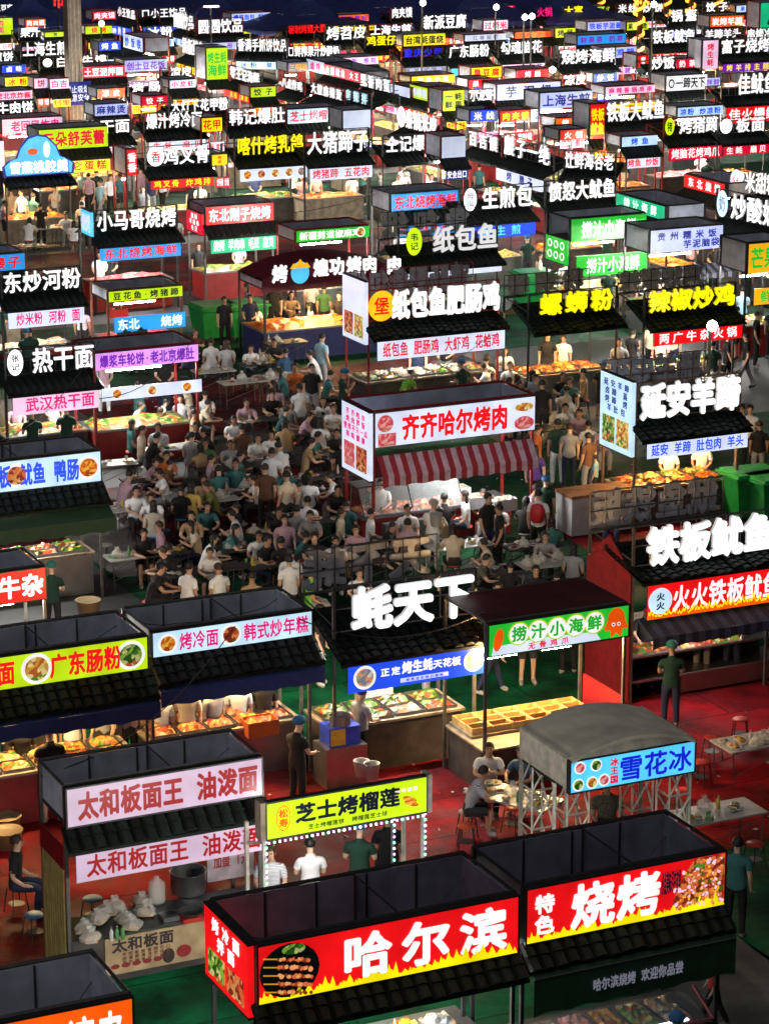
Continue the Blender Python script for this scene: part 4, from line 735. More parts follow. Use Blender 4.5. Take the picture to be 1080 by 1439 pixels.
def bead(name, c):
    m, t_, b_ = principled(name); b_.inputs['Emission Color'].default_value = lin(c) + (1,); b_.inputs['Emission Strength'].default_value = 3; m.cycles.emission_sampling = 'NONE'; return m
BEADS = [bead('bead_violet', (.75, .5, 1)), bead('bead_mint', (.4, 1, .75)), bead('bead_white', (.9, .95, 1))]
for i in range(60):
    pass
for (ax, ay, az, bx_, by, bz, n) in ((0, -.02, zb - .05, 0, -.02, .9, 16), (w, -.02, zb - .05, w, -.02, .9, 16), (w * .8, -.02, zb - .05, w * .8, -.02, .9, 16), (0, -.12, zb - .03, w, -.12, zb - .03, 30)):
    for k in range(3):
        b = MB()
        for i in range(k, n, 3): f = i / n; c = (ax + (bx_ - ax) * f, ay + (by - ay) * f, az + (bz - az) * f); b.box(c[0] - .014, c[0] + .014, c[1] - .05, c[1] - .03, c[2] - .016, c[2] + .016)
        o = b.build('fairy_lights', BEADS[k], T); o['kind'] = 'stuff'
tubes('post', M_STEEL, T, [((w * .8, 0, 0), (w * .8, 0, zb))], .025); tubes('brace', M_WHITEP, T, [((w * .8, 0, zb - .1), (w, 1.1, zb - .9)), ((-.05, 0, .6), (.3, .9, .9)), ((0, .05, zb - .1), (0, 1.1, zb - .5))], .02)
boxo('counter', M_CRED, T, .02, w, .05, .6, 0, .84); boxo('countertop', M_WHITEP, T, -.02, w * .95, 0, .62, .841, .88)
b = MB(); b.lumps(.3, w * .75, .28, .58, .885, .09, 10, 4); b.build('food_heap', food('green'), T)
b = MB(); b.box(.6, 1.1, .4, .415, 2.3, 2.315); b.build('lamp_tube', M_TUBE, T)
# snow ice stall: arched roof on trusses
s = snow; g = s['sign']; w, H, zb = s['w'], s['H'], s['zb']; zm = zb + H / 2; T = s['t']; top = zb + H
lettering('雪花冰', 'deep', g, w * .68, -.1, zm, w * .6, H * .9, .022); lettering('冰|王|国', 'crimson', g, w * .345, -.1, zm, w * .07, H * .86, .03)
for i, (fx, fz, kd) in enumerate(((.07, .28, 'pinkm'), (.2, .28, 'green'), (.06, -.27, 'green'), (.17, -.27, 'noodle'), (.265, -.25, 'pinkm'))): plate_pic(g, w * fx, -.094, zm + H * fz, .1, kd)
M_ARCH = diff('beige_roof_sheet', (.72, .67, .56), .6, 0, .25, 2); N = 12; rise = .24; d = s['t'] and 1.5
b = MB()
for i in range(N):
    xa, xb = w * i / N, w * (i + 1) / N; za, zc_ = [top + .03 + rise * (1 - (2 * q / N - 1) ** 2) for q in (i, i + 1)]
    b.quad((xa, -.12, za), (xb, -.12, zc_), (xb, d, zc_), (xa, d, za)); b.quad((xa, -.12, za - .05), (xb, -.12, zc_ - .05), (xb, -.12, zc_), (xa, -.12, za))
b.build('arched_roof', M_ARCH, T)
b = MB()
for yy in (-.08, d - .02):
    b.poly([(w * i / N, yy, top + rise * (1 - (2 * i / N - 1) ** 2)) for i in range(N + 1)])
b.build('gable_panel', diff('cream_sheet', (.7, .66, .57), .5), T); boxo('end_panel', diff('cream_sheet', (.7, .66, .57), .5), T, -.03, .0, 0, d, zb + .05, top + .03)
segs = []
for cx, cy in ((0, 0), (w - .38, 0), (0, d - .38), (w - .38, d - .38)):
    for ax, ay in ((0, 0), (.38, 0), (0, .38), (.38, .38)): segs.append(((cx + ax, cy + ay, 0), (cx + ax, cy + ay, zb)))
    for z in (.1, .75, 1.4, 2.05):
        segs += [((cx, cy, z), (cx + .38, cy, z)), ((cx, cy, z), (cx, cy + .38, z)), ((cx, cy, z), (cx + .38, cy, z + .6)), ((cx, cy + .38, z), (cx, cy, z + .6)), ((cx + .38, cy + .38, z), (cx, cy + .38, z + .6)), ((cx + .38, cy, z), (cx + .38, cy + .38, z + .6))]
tubes('truss', diff('cream_truss', (.80, .77, .68), .45, .3), T, segs, .02)
boxo('counter', M_STEEL, T, .45, w - .45, .3, .9, 0, .86); boxo('countertop', M_CTOP, T, .42, w - .42, .25, .95, .861, .9)
b = MB(); b.lumps(.5, w - .6, .35, .85, .9, .14, 9, 4); b.build('food_heap', food('sea'), T)
# wide roast meat stall: glass case
s = qiqi; T = s['t']; w = s['w']; g = s['sign']; H, zb = s['H'], s['zb']
disc('food_print', photo('pinkm'), g, w * .06, -.095, zb + H * .68, .2, d=.004); rect_pic(g, w * .07, -.095, zb + H * .2, .45, .3, 'pinkm'); disc('food_print', photo('pinkm'), g, w * .93, -.095, zb + H * .24, .26, .16, d=.004); disc('food_print', photo('noodle'), g, w * .93, -.095, zb + H * .72, .24, .1, d=.004)
boxo('counter', M_CRED, T, -.1, w - .3, .45, 1.35, .5 - .45, .82); boxo('countertop', M_STEEL, T, -.12, w - .25, .4, 1.4, .821, .86)
boxo('lower_tray', diff('back_steel', (.25, .25, .26), .4, .6), T, .4, 2.0, .25, .44, .1, .7)
for i in range(5):
    for j in range(2):
        x0 = -.02 + i * .5; b = MB(); b.box(x0, x0 + .47, .5 + j * .4, .87 + j * .4, .865, .885); b.mi = 1; b.lumps(x0 + .02, x0 + .45, .52 + j * .4, .85 + j * .4, .886, .11, 6, 5)
        b.build('meat_tray', [M_STEEL, food(['pinkm', 'meat', 'pinkm', 'fried', 'meat'][(i + j) % 5])], T)
b = MB(); b.quad((-.05, .42, .9), (2.5, .42, .9), (2.5, .75, 1.5), (-.05, .75, 1.5)); b.quad((2.5, .42, .9), (2.5, 1.3, .9), (2.5, 1.3, 1.5), (2.5, .75, 1.5)); b.build('case_glass', M_GLASS, T)
tubes('case_frame', M_DARK, T, [((-.05, .42, .9), (-.05, .75, 1.5)), ((2.5, .42, .9), (2.5, .75, 1.5)), ((-.05, .75, 1.5), (2.5, .75, 1.5)), ((1.2, .42, .9), (1.2, .75, 1.5)), ((-.05, .42, .88), (2.5, .42, .88))], .018)
boxo('case_shelf', M_STEEL, T, -.05, 2.5, .76, 1.3, 1.5, 1.53)
b = MB(); b.box(1.5, 3.7, .1, .118, 2.03, 2.048); b.build('lamp_tube', M_TUBE, T)
lettering('烤肉', 'white', s['side'], 0, 0, -9, .1, .1) if False else None
# arched grill stall
s = arch; T = s['t']; w = s['w']; zb = s['zb']; N = 16
def arcz(f, hgt): return hgt * (1 - (2 * f - 1) ** 2 * .75)
b = MB(); b.poly([(-.15, -.14, zb - .05)] + [(w * 1.06 * i / N - .1, -.14, zb + .2 + arcz(i / N, .62)) for i in range(N + 1)] + [(w + .15, -.14, zb - .05)]); b.poly([(w + .15, -.06, zb - .05)] + [(w * 1.06 * i / N - .1, -.06, zb + .2 + arcz(i / N, .62)) for i in reversed(range(N + 1))] + [(-.15, -.06, zb - .05)])
for i in range(N): a, c = [(w * 1.06 * q / N - .1, zb + .2 + arcz(q / N, .62)) for q in (i, i + 1)]; b.quad((a[0], -.14, a[1]), (c[0], -.14, c[1]), (c[0], 1.9, c[1] - .05), (a[0], 1.9, a[1] - .05))
fas = b.build('arched_fascia', diff('maroon_fascia', (.14, .008, .02), .5), T)
for ch, fx in (('烤', .09), ('煌', .40), ('功', .52), ('烤', .65), ('肉', .77), ('肉', .96)):
    o = link('letter', letter_mesh(ch, .035, emis('white', 1.5, False, False)), fas, (w * fx, -.22, zb + .42 + arcz(fx, .18))); o.scale = (.5, .8, .55)
q = disc('mascot_disc', emis('cyan', .9, False), fas, w * .25, -.16, zb + .48, .3, .34)
b = MB(); b.poly([(-.34, 0, .14), (.34, 0, .14), (.22, 0, .3), (.12, 0, .26), (0, 0, .42), (-.12, 0, .26), (-.22, 0, .3)]); b.build('crown_print', emis('gold', 1, False), q, (0, -.02, 0))
for i in range(18):
    pass
# blue arched dessert stall
p = ray(8, 247, 2.7); T = thing('food_stall', 'stall with glowing pale blue cloud-shaped dessert arch', 'food stall', (p.x, p.y, 0), YAW, 'food stalls of the night market')
pts = [(0, .0), (2.55, .0), (2.6, .35), (2.3, .55), (2.1, .62), (1.95, 1.0), (1.6, 1.35), (1.25, 1.42), (.9, 1.32), (.6, 1.0), (.45, .62), (.2, .55), (-.05, .35)]
b = MB(); b.poly([(x, 0, z) for x, z in pts]); sgn = b.build('cloud_signboard', emis('cyan', .9), T, (0, -.1, 2.7)); b = MB(); b.poly([(1.28 + (x - 1.28) * 1.08, .03, .6 + (z - .6) * 1.09) for x, z in pts]); b.build('rim', emis('navy', 1.2), sgn)
lettering('雪燕桃胶羹', 'white', sgn, 1.28, -.015, .27, 2.3, .5, .05, 1.4); lettering('雪燕桃胶羹', 'blue', sgn, 1.3, -.006, .26, 2.36, .54, .08, .8)
disc('bowl_print', emis('orange', .8, False), sgn, 1.05, -.01, .85, .2, .12); disc('figure_print', emis('white', .9, False), sgn, 1.6, -.01, .9, .13, .3)
for x in (0, 2.5):
    for y in (0, 1.5): tubes('post', M_METAL, T, [((x, y, 0), (x, y, 2.7))], .04)
pent(T, -.1, 2.65, .8, 2.75, -.5, 2.3, False); counter(T, .1, 2.45, .4, 1.3, .95, ('fried',), M_CTOP, 'warm', False)
# counter and banner of the board noodle stall
s = taihe; T = s['t']; w = s['w']
boxo('counter', M_CFRONT, T, .05, w + .25, .05, .78, 0, .74); boxo('countertop', diff('dark_steel_top', (.10, .105, .11), .35, .6, .3, 4), T, 0, w + .3, 0, .85, .741, .78)
bn = boxo('counter_banner', diff('parchment_banner', (.42, .30, .17), .6, 0, .3, 3), T, .55, 2.35, .02, .045, .12, .72)
M_INKP = diff('ink_print', (.03, .02, .02), .6)
for me in text_mesh('太和板面', 1.0, .24, .03): me.materials.append(M_INKP); link('lettering', me, bn, (1.15, .014, .58))
for me in text_mesh('牛肉板面香辣可口|劲道爽滑汤浓味美|百年传承匠心制作', .8, .2, .006): me.materials.append(diff('brown_print', (.15, .05, .03), .6)); link('lettering', me, bn, (1.2, .014, .36))
for i in range(5): disc('bowl_print', diff('red_bowl_print', (.25, .02, .02), .6), bn, .7 + i * .17, .016, .25, .07, .04, d=.004)
disc('figure_print', diff('red_bowl_print', (.25, .02, .02), .6), bn, 1.8, .016, .3, .12, .1, d=.004); disc('figure_print', diff('ink_print', (.03, .02, .02), .6), bn, 1.55, .016, .27, .1, .12, d=.004)
b2 = boxo('counter_banner', diff('black_banner', (.02, .018, .018), .6), T, 2.38, w + .24, .02, .045, .1, .72); me = text_mesh('油泼', .4, .2, .03)[0]; me.materials.append(diff('white_print', (.6, .6, .58), .6)); link('lettering', me, b2, (2.62, .014, .58)); disc('bowl_print', food('fried'), b2, 2.75, .016, .33, .15, .1, d=.004)
for i in range(9): boxo('side_slat', diff('mustard_slat', (.38, .32, .12), .5), T, -.04, -.015, .12 + i * .11, .21 + i * .11, .05, 1.9)
boxo('red_side_panel', diff('red_vinyl', (.24, .008, .012), .5), T, -.045, -.02, .05, 1.12, 1.93, 2.3)
mb = boxo('menu_board', diff('mauve_board', (.42, .35, .40), .6), T, w - .5, w + .28, .95, .98, .9, 2.2)
for me in text_mesh('板面 9元|油泼 10元|加面 2元|加蛋 1元', .6, .9, .015): me.materials.append(diff('crimson_print', (.35, .01, .03), .6)); link('lettering', me, mb, (w - .1, .944, 1.55))
# the square mast with its blue plate and the red characters beside it
p = ray(107, 196); T = thing('lamp_mast', 'tall square steel mast rising from the stalls, a small blue plate at its foot', 'mast', (p.x, p.y, 0), YAW)
M_MAST = diff('mast_steel', (.42, .34, .26), .5, .4, .2, 3); b = MB(); b.box(-.34, .34, -.34, .34, 0, 19); b.build('shaft', M_MAST, T)
for x in (-.2, 0, .2): boxo('rib', diff('mast_rib', (.6, .5, .38), .5, .4), T, x - .03, x + .03, -.38, -.341, 0, 19)
bp = boxo('name_plate', emis('navy', .8), T, -.7, .7, -.45, -.4, 1.7, 2.8); lettering('禁止吸烟|注意安全', 'pale', bp, 0, -.455, 2.25, 1.2, .8, .01)
p = ray(86, 115); T = thing('neon_sign', 'vertical pair of glowing red characters beside the square mast', 'neon sign', (p.x, p.y, 0), YAW)
tubes('pole', M_DARK, T, [((0, .1, 0), (0, .1, 7.0))], .06)
for ch, z in (('夜', 6.0), ('市', 4.6)): o = link('letter', letter_mesh(ch, .04, emis('red', 1.6, False, False)), T, (0, 0, z)); o.scale = (.75, .8, .95)
# ------------------------------------------------------------------ people
def skin_body(J, E_, root='pelvis'):
    names = list(J); me = bpy.data.meshes.new('body'); me.from_pydata([J[n][0] for n in names], [(names.index(a), names.index(c)) for a, c in E_], [])
    o = bpy.data.objects.new('body', me); COL.objects.link(o); md = o.modifiers.new('skin', 'SKIN'); md.use_smooth_shade = True
    for i, n in enumerate(names):
        sv = me.skin_vertices[0].data[i]; r = J[n][1]; sv.radius = r if isinstance(r, tuple) else (r, r); sv.use_root = (n == root)
    ss = o.modifiers.new('sub', 'SUBSURF'); ss.levels = 1; ss.render_levels = 1
    dg = bpy.context.evaluated_depsgraph_get(); ev = bpy.data.meshes.new_from_object(o.evaluated_get(dg)); bpy.data.objects.remove(o)
    return ev
def pose(kind):
    J = {}
    sit = kind.startswith('sit')
    pz = .53 if sit else .93; py = 0.0; ly = {'sit_lean': -.16, 'sit_eat': -.10, 'sit': -.02}.get(kind, 0.0)
    if kind == 'stand_bend': ly = -.18
    ch = pz + (.33 if not kind.endswith(('lean', 'bend')) else .30)
    J['pelvis'] = ((0, py, pz), (.155, .115)); J['waist'] = ((0, py + ly * .35, pz + .16), (.135, .10)); J['chest'] = ((0, py + ly, ch), (.165, .115)); J['collar'] = ((0, py + ly * 1.25, ch + .13), (.10, .08))
    n0 = Vector((0, py + ly * 1.4, ch + .20)); J['neck'] = (tuple(n0), .052)
    hd = -.03 if kind in ('stand', 'walk', 'sit') else -.07
    J['jaw'] = (tuple(n0 + Vector((0, hd, .07))), (.062, .07)); J['skull'] = (tuple(n0 + Vector((0, hd + .005, .15))), (.080, .092)); J['crown'] = (tuple(n0 + Vector((0, hd + .01, .215))), (.055, .065))
    E_ = [('pelvis', 'waist'), ('waist', 'chest'), ('chest', 'collar'), ('collar', 'neck'), ('neck', 'jaw'), ('jaw', 'skull'), ('skull', 'crown')]
    sh = Vector((0, py + ly * 1.15, ch + .10)); ends = {}
    for s_, sd_ in ((-1, 'l'), (1, 'r')):
        J['sh' + sd_] = (tuple(sh + Vector((.185 * s_, .01, 0))), .058)
        if kind in ('stand', 'sit') : el, wr, ha = (.225, .02, -.28), (.225, -.07 if not sit else -.16, -.50 if not sit else -.40), (.215, -.11 if not sit else -.24, -.58 if not sit else -.40)
        elif kind == 'walk': el, wr, ha = (.225, .08 * s_, -.28), (.235, .08 * s_ - .09, -.50), (.235, .08 * s_ - .13, -.58)
        elif kind in ('stand_work', 'stand_bend'): el, wr, ha = (.235, -.06, -.25), (.16, -.27, -.30), (.13, -.35, -.31)
        elif kind == 'stand_phone': el, wr, ha = (.22, -.08, -.24), (.10, -.24, -.12), (.07, -.27, -.05)
        elif kind == 'sit_eat': el, wr, ha = (.245, -.12, -.20), (.10, -.28, -.13 if s_ > 0 else -.22), (.06, -.33, -.09 if s_ > 0 else -.22)
        else: el, wr, ha = (.26, -.16, -.20), (.14, -.36, -.22), (.09, -.43, -.21)
        for nm, q, r in (('el', el, .043), ('wr', wr, .030), ('ha', ha, (.038, .022))): J[nm + sd_] = (tuple(sh + Vector((q[0] * s_, q[1], q[2]))), r)
        E_ += [('chest', 'sh' + sd_), ('sh' + sd_, 'el' + sd_), ('el' + sd_, 'wr' + sd_), ('wr' + sd_, 'ha' + sd_)]
        ends[sd_] = (Vector(J['wr' + sd_][0]), Vector(J['ha' + sd_][0]))
        J['hip' + sd_] = ((.095 * s_, py, pz - .05), .088)
        if sit: kn, an, to = (.13, -.40, pz - .03), (.12, -.36, .09), (.13, -.50, .045)
        elif kind == 'walk': kn, an, to = (.09, -.12 * s_ - .02, .50), (.09, -.24 * s_ + (.06 if s_ < 0 else 0), .10), (.095, -.24 * s_ - .12, .045)
        else: kn, an, to = (.11, -.02, .50), (.12, .02, .09), (.14, -.12, .04)
        J['kn' + sd_] = ((kn[0] * s_, kn[1], kn[2]), .06); J['an' + sd_] = ((an[0] * s_, an[1], an[2]), .040); J['to' + sd_] = ((to[0] * s_, to[1], to[2]), (.042, .032))
        E_ += [('pelvis', 'hip' + sd_), ('hip' + sd_, 'kn' + sd_), ('kn' + sd_, 'an' + sd_), ('an' + sd_, 'to' + sd_)]
    return J, E_, ends
def seg_of(p, J, E_):
    best, bd = None, 9
    for a, c in E_:
        A = Vector(J[a][0]); D = Vector(J[c][0]) - A; t = max(0, min(1, (p - A).dot(D) / D.length_squared)); d = (p - A - D * t).length
        ra = J[a][1]; ra = max(ra) if isinstance(ra, tuple) else ra; rc = J[c][1]; rc = max(rc) if isinstance(rc, tuple) else rc
        d -= (ra + (rc - ra) * t)
        if d < bd: best, bd, bt = (a, c), d, t
    return best[0], best[1], bt
def cloth_from(me, J, E_, test, off, nm):
    vs = [v.co.copy() for v in me.vertices]; ns = [v.normal.copy() for v in me.vertices]; idx = {}; V = []; F = []
    for p in me.polygons:
        a, c, t = seg_of(p.center, J, E_)
        if test(a, c, t, p.center.z - J['pelvis'][0][2]):
            q = []
            for i in p.vertices:
                if i not in idx: idx[i] = len(V); V.append(tuple(vs[i] + ns[i] * off))
                q.append(idx[i])
            F.append(tuple(q))
    m = bpy.data.meshes.new(nm); m.from_pydata(V, [], F); m.materials.append(M_CLOTH); m.polygons.foreach_set('use_smooth', [True] * len(F)); return m
M_FACE = diff('eye_dark', (.02, .012, .01), .3); M_LIP = diff('lip', (.38, .16, .13), .5)
BODY = {}
for kd in ('stand', 'walk', 'stand_work', 'stand_phone', 'stand_bend', 'sit', 'sit_eat', 'sit_lean'):
    J, E_, ends = pose(kd); raw = skin_body(J, E_)
    b = MB(); b.v = [tuple(v.co) for v in raw.vertices]; b.f = [tuple(p.vertices) for p in raw.polygons]; b.m = [0] * len(b.f)
    for sd_, (wr, ha) in ends.items():                # five fingers, the thumb from the side of the palm
        d = (ha - wr).normalized(); side = d.cross(Vector((0, 0, 1))); side = side.normalized() if side.length > .1 else Vector((1, 0, 0)); curl = Vector((0, 0, -1)) if abs(d.z) < .7 else Vector((0, -1, 0))
        for i, L in enumerate((.058, .068, .064, .05)):
            p0 = ha + side * (.021 * (1.5 - i) / 1.5) - d * .004; p1 = p0 + d * L * .6 + curl * .006; p2 = p1 + d * L * .35 + curl * .02; b.bar(p0, p1, .0095, 5, .0085); b.bar(p1, p2, .0085, 5, .006)
        p0 = ha + side * .024 - d * .03; p1 = p0 + side * .025 + d * .02; b.bar(p0, p1, .011, 5, .009); b.bar(p1, p1 + d * .028 + curl * .008, .009, 5, .007)
    k = Vector(J['skull'][0]); hf = k + Vector((0, -.092, 0))
    b.bar(hf + Vector((0, .012, .005)), hf + Vector((0, -.014, -.03)), .009, 5, .014)
    for sx in (-1, 1): b.lathe([(.001, -.03), (.014, -.02), (.018, 0), (.014, .02), (.001, .03)], 6, (k.x + sx * .083, k.y + .01, k.z - .012), .5, 1)
    body = b.mesh('person', M_SKIN, True)
    b = MB()
    for sx in (-1, 1):
        b.lathe([(.002, -.007), (.014, 0), (.002, .007)], 6, (sx * .032, hf.y + .012, hf.z + .004), 1, .6); b.box(sx * .032 - .019, sx * .032 + .019, hf.y + .002, hf.y + .016, hf.z + .024, hf.z + .031)
    b.mi = 1; b.box(-.02, .02, hf.y + .006, hf.y + .02, hf.z - .06, hf.z - .053); face = b.mesh('face', [M_FACE, M_LIP])
    up = lambda a, c, t, z: ((a == 'pelvis' or (a, c) in (('pelvis', 'waist'), ('waist', 'chest'), ('chest', 'collar'))) and z > -.05) or c[:2] == 'sh' or (a[:2] == 'sh' and t < .62) or (a == 'collar' and t < .25)
    legs = lambda a, c, t, z: (a == 'pelvis' and z < .05) or a[:3] == 'hip' or (a[:2] == 'kn' and t < .92) or ((a, c) == ('pelvis', 'waist') and t < .3)
    shorts = lambda a, c, t, z: (a == 'pelvis' and z < .05) or (a[:3] == 'hip' and t < .85) or ((a, c) == ('pelvis', 'waist') and t < .3)
    feet = lambda a, c, t, z: a[:2] == 'an' or (a[:2] == 'kn' and t > .93)
    def hairm(long, k=k):
        b = MB(); n, m = 14, 9; g = {}
        for j in range(m):
            for i in range(n):
                th = math.pi * (j / (m - 1)) * .62; ph = 2 * math.pi * i / n; d = Vector((math.sin(th) * math.cos(ph), math.sin(th) * math.sin(ph), math.cos(th)))
                fr = max(0, -d.y); z = d.z
                if fr > .35 and th > 1.15: z = math.cos(1.15) + (z - math.cos(1.15)) * (1 - min(1, (fr - .35) * 3)); d = d * (.99 if fr > .5 else 1)
                jit = 1 + .04 * math.sin(i * 2.7 + j * 1.9)
                p = k + Vector((d.x * .092 * jit, d.y * .104 * jit + .014, z * .104 * jit + .016)); b.v.append(tuple(p))
        for j in range(m - 1):
            for i in range(n): q = (i + 1) % n; b.f.append((j * n + i, j * n + q, (j + 1) * n + q, (j + 1) * n + i)); b.m.append(0)
        if long: b.lathe([(.085, .0), (.088, -.1), (.095, -.2), (.085, -.32), (.05, -.42), (.002, -.46)], 10, (k.x, k.y + .055, k.z + .02), 1, .5)
        return b.mesh('hair', M_HAIR, True)
    b = MB(); b.lathe([(.105, -.0), (.12, .03), (.118, .07), (.085, .115), (.04, .135), (.002, .14)], 12, (k.x, k.y + .012, k.z + .015), .95, 1.08); cap = b.mesh('cap', M_CLOTH, True)
    BODY[kd] = dict(body=body, face=face, shirt=cloth_from(raw, J, E_, up, .016, 'shirt'), trousers=cloth_from(raw, J, E_, legs, .013, 'trousers'), shorts=cloth_from(raw, J, E_, shorts, .022, 'shorts'),
                    shoes=cloth_from(raw, J, E_, feet, .012, 'shoes'), hair=hairm(False), longhair=hairm(True), cap=cap, head=k, back=Vector(J['chest'][0]), hand=Vector(J['har'][0]))
def patterned(nm, kind):
    m = obj_color(nm, .85, .14, 7, 0, .35); t = m.node_tree; b = t.nodes['Principled BSDF']; src = b.inputs['Base Color'].links[0].from_socket; co = t.nodes.new('ShaderNodeTexCoord')
    if kind == 'wave': w_ = t.nodes.new('ShaderNodeTexWave'); w_.bands_direction = 'Z'; w_.inputs['Scale'].default_value = 14
    else: w_ = t.nodes.new('ShaderNodeTexVoronoi'); w_.inputs['Scale'].default_value = 30
    t.links.new(co.outputs['Object'], w_.inputs['Vector']); r = t.nodes.new('ShaderNodeValToRGB'); r.color_ramp.interpolation = 'CONSTANT'; r.color_ramp.elements[1].position = .45 if kind == 'wave' else .42
    r.color_ramp.elements[0].color = (1, 1, 1, 1) if kind == 'wave' else (.45, .42, .4, 1); r.color_ramp.elements[1].color = (.3, .32, .4, 1) if kind == 'wave' else (1, 1, 1, 1)
    t.links.new(w_.outputs[1] if kind == 'wave' else w_.outputs[0], r.inputs[0]); mx = t.nodes.new('ShaderNodeMix'); mx.data_type = 'RGBA'; mx.blend_type = 'MULTIPLY'; mx.inputs[0].default_value = 1
    t.links.new(src, mx.inputs[6]); t.links.new(r.outputs[0], mx.inputs[7]); t.links.new(mx.outputs[2], b.inputs['Base Color']); return m
M_STRP, M_PRNT = patterned('striped_cloth', 'wave'), patterned('printed_cloth', 'dots')
CC = dict(white=(.84, .85, .88), cream=(.70, .60, .46), black=(.009, .009, .011), grey=(.30, .30, .32), teal=(.04, .17, .17), green=(.07, .20, .07), olive=(.16, .17, .04), brown=(.16, .07, .035), yellow=(.62, .45, .10),
          pink=(.50, .32, .40), blue=(.05, .12, .24), navy=(.02, .03, .08), orange=(.6, .16, .04), red=(.45, .02, .03), tan=(.42, .28, .15), sky=(.30, .50, .60), lime=(.20, .60, .06), cookgreen=(.008, .045, .03), purple=(.10, .04, .22), stripe=(.22, .25, .34), camo=(.13, .13, .10))
SK = [(.60, .35, .24), (.68, .42, .29), (.52, .29, .19), (.72, .46, .33)]
PEOPLE = []
FACE = dict(c=0, a=180, l=-90, r=90, cl=-40, cr=40, al=-140, ar=140)
def person(p, kd, facing, shirt='white', hair='short', lower=None, cap=None, scale=None, extra=None, cat=None):
    """facing is seen from the camera: c towards it, a away, l and r sideways."""
    B = BODY[kd]; r = random; sc = scale or r.uniform(.94, 1.04); lower = lower or r.choice(['black', 'navy', 'black', 'grey', 'shorts'])
    az = -math.atan2(p[0], p[1]) + R(FACE.get(facing, 0) if isinstance(facing, str) else facing) + R(r.uniform(-14, 14))
    skin = r.choice(SK)
    o = link('person', B['body'], None, (p[0], p[1], p[2] if len(p) > 2 else 0), az, skin); o.scale = (sc,) * 3
    link('face', B['face'], o); hc = (.012, .010, .009) if r.random() < .85 else (.05, .025, .012)
    st = link('shirt', B['shirt'], o, color=CC.get(shirt, CC['grey']) if shirt != 'stripe' else (.7, .72, .8)); q_ = r.random()
    if shirt in ('stripe', 'camo') or (shirt not in ('cookgreen', 'black') and q_ < .13): st.material_slots[0].link = 'OBJECT'; st.material_slots[0].material = M_STRP if (shirt == 'stripe' or q_ < .1) and shirt != 'camo' else M_PRNT
    if lower == 'shorts' or lower == 'jeanshorts': link('shorts', B['shorts'], o, color=(.03, .03, .035) if lower == 'shorts' else (.12, .16, .24))
    else: link('trousers', B['trousers'], o, color=CC.get(lower, CC['black']))
    link('shoes', B['shoes'], o, color=r.choice([(.5, .5, .5), (.02, .02, .02), (.3, .28, .25)]))
    if cap: link('cap', B['cap'], o, color=dict(blue=(.03, .16, .38), white=(.45, .42, .38), green=(.03, .20, .18))[cap])
    if cap is None or hair == 'long': link('hair', B['longhair' if hair == 'long' else 'hair'], o, color=hc)
    PEOPLE.append((o, kd, shirt, hair, cap, facing)); o['category'] = cat or 'person'; THINGS.append(o)
    return o
def pix(px, py, z): return ray(px, py, z)
def seat_of(o):
    SEATS.append(o)
SEATS = []
def from_head(px, py, kd, facing, shirt, hair='short', **kw):
    hz = (1.22 if kd.startswith('sit') else 1.66) * kw.get('scale', 1.0)
    q = ray(px, py, hz + .03); o = person((q.x, q.y), kd, facing, shirt, hair, **kw)
    if kd.startswith('sit'): SEATS.append(o)
    return o
se, sl, ss_, st_, sw, sp_, wk = 'sit_eat', 'sit_lean', 'sit', 'stand', 'stand_work', 'stand_phone', 'walk'
A = [(100, 430, sl, 'ar', 'pink'), (165, 490, se, 'c', 'white'), (255, 560, ss_, 'a', 'cream', 'long'), (320, 412, se, 'l', 'white'), (225, 340, sl, 'cr', 'pink'), (300, 372, se, 'r', 'brown'), (312, 328, se, 'c', 'orange'),
     (195, 215, ss_, 'r', 'cream'), (222, 245, sl, 'r', 'black'), (285, 190, se, 'c', 'white'), (455, 172, se, 'c', 'black'), (433, 240, ss_, 'ar', 'grey'), (505, 262, se, 'c', 'green'), (538, 200, sl, 'l', 'black'), (615, 255, se, 'c', 'grey'),
     (632, 145, se, 'c', 'white'), (675, 192, ss_, 'a', 'brown'), (690, 68, sl, 'c', 'pink'), (812, 38, se, 'c', 'black'), (892, 72, ss_, 'a', 'grey'), (838, 112, sl, 'r', 'teal'), (745, 238, se, 'c', 'white'), (820, 225, se, 'c', 'white'),
     (815, 315, ss_, 'a', 'white'), (880, 295, sl, 'al', 'white'), (785, 388, st_, 'a', 'brown'), (888, 420, st_, 'al', 'cream'), (990, 440, ss_, 'a', 'white', 'long'), (432, 475, ss_, 'a', 'yellow', 'long'), (560, 462, sl, 'l', 'olive'),
     (525, 770, se, 'c', 'white'), (668, 610, se, 'l', 'white'), (203, 688, se, 'c', 'black'), (335, 780, sl, 'a', 'black'), (840, 590, se, 'c', 'black', 'long'), (770, 722, se, 'cr', 'black'), (1020, 708, se, 'c', 'black'), (1002, 590, sl, 'c', 'grey'),
     (925, 690, sl, 'r', 'teal'), (900, 825, ss_, 'a', 'white'), (862, 735, ss_, 'a', 'black'), (655, 560, ss_, 'l', 'black'), (385, 480, ss_, 'a', 'black'), (435, 400, ss_, 'a', 'black', 'long')]
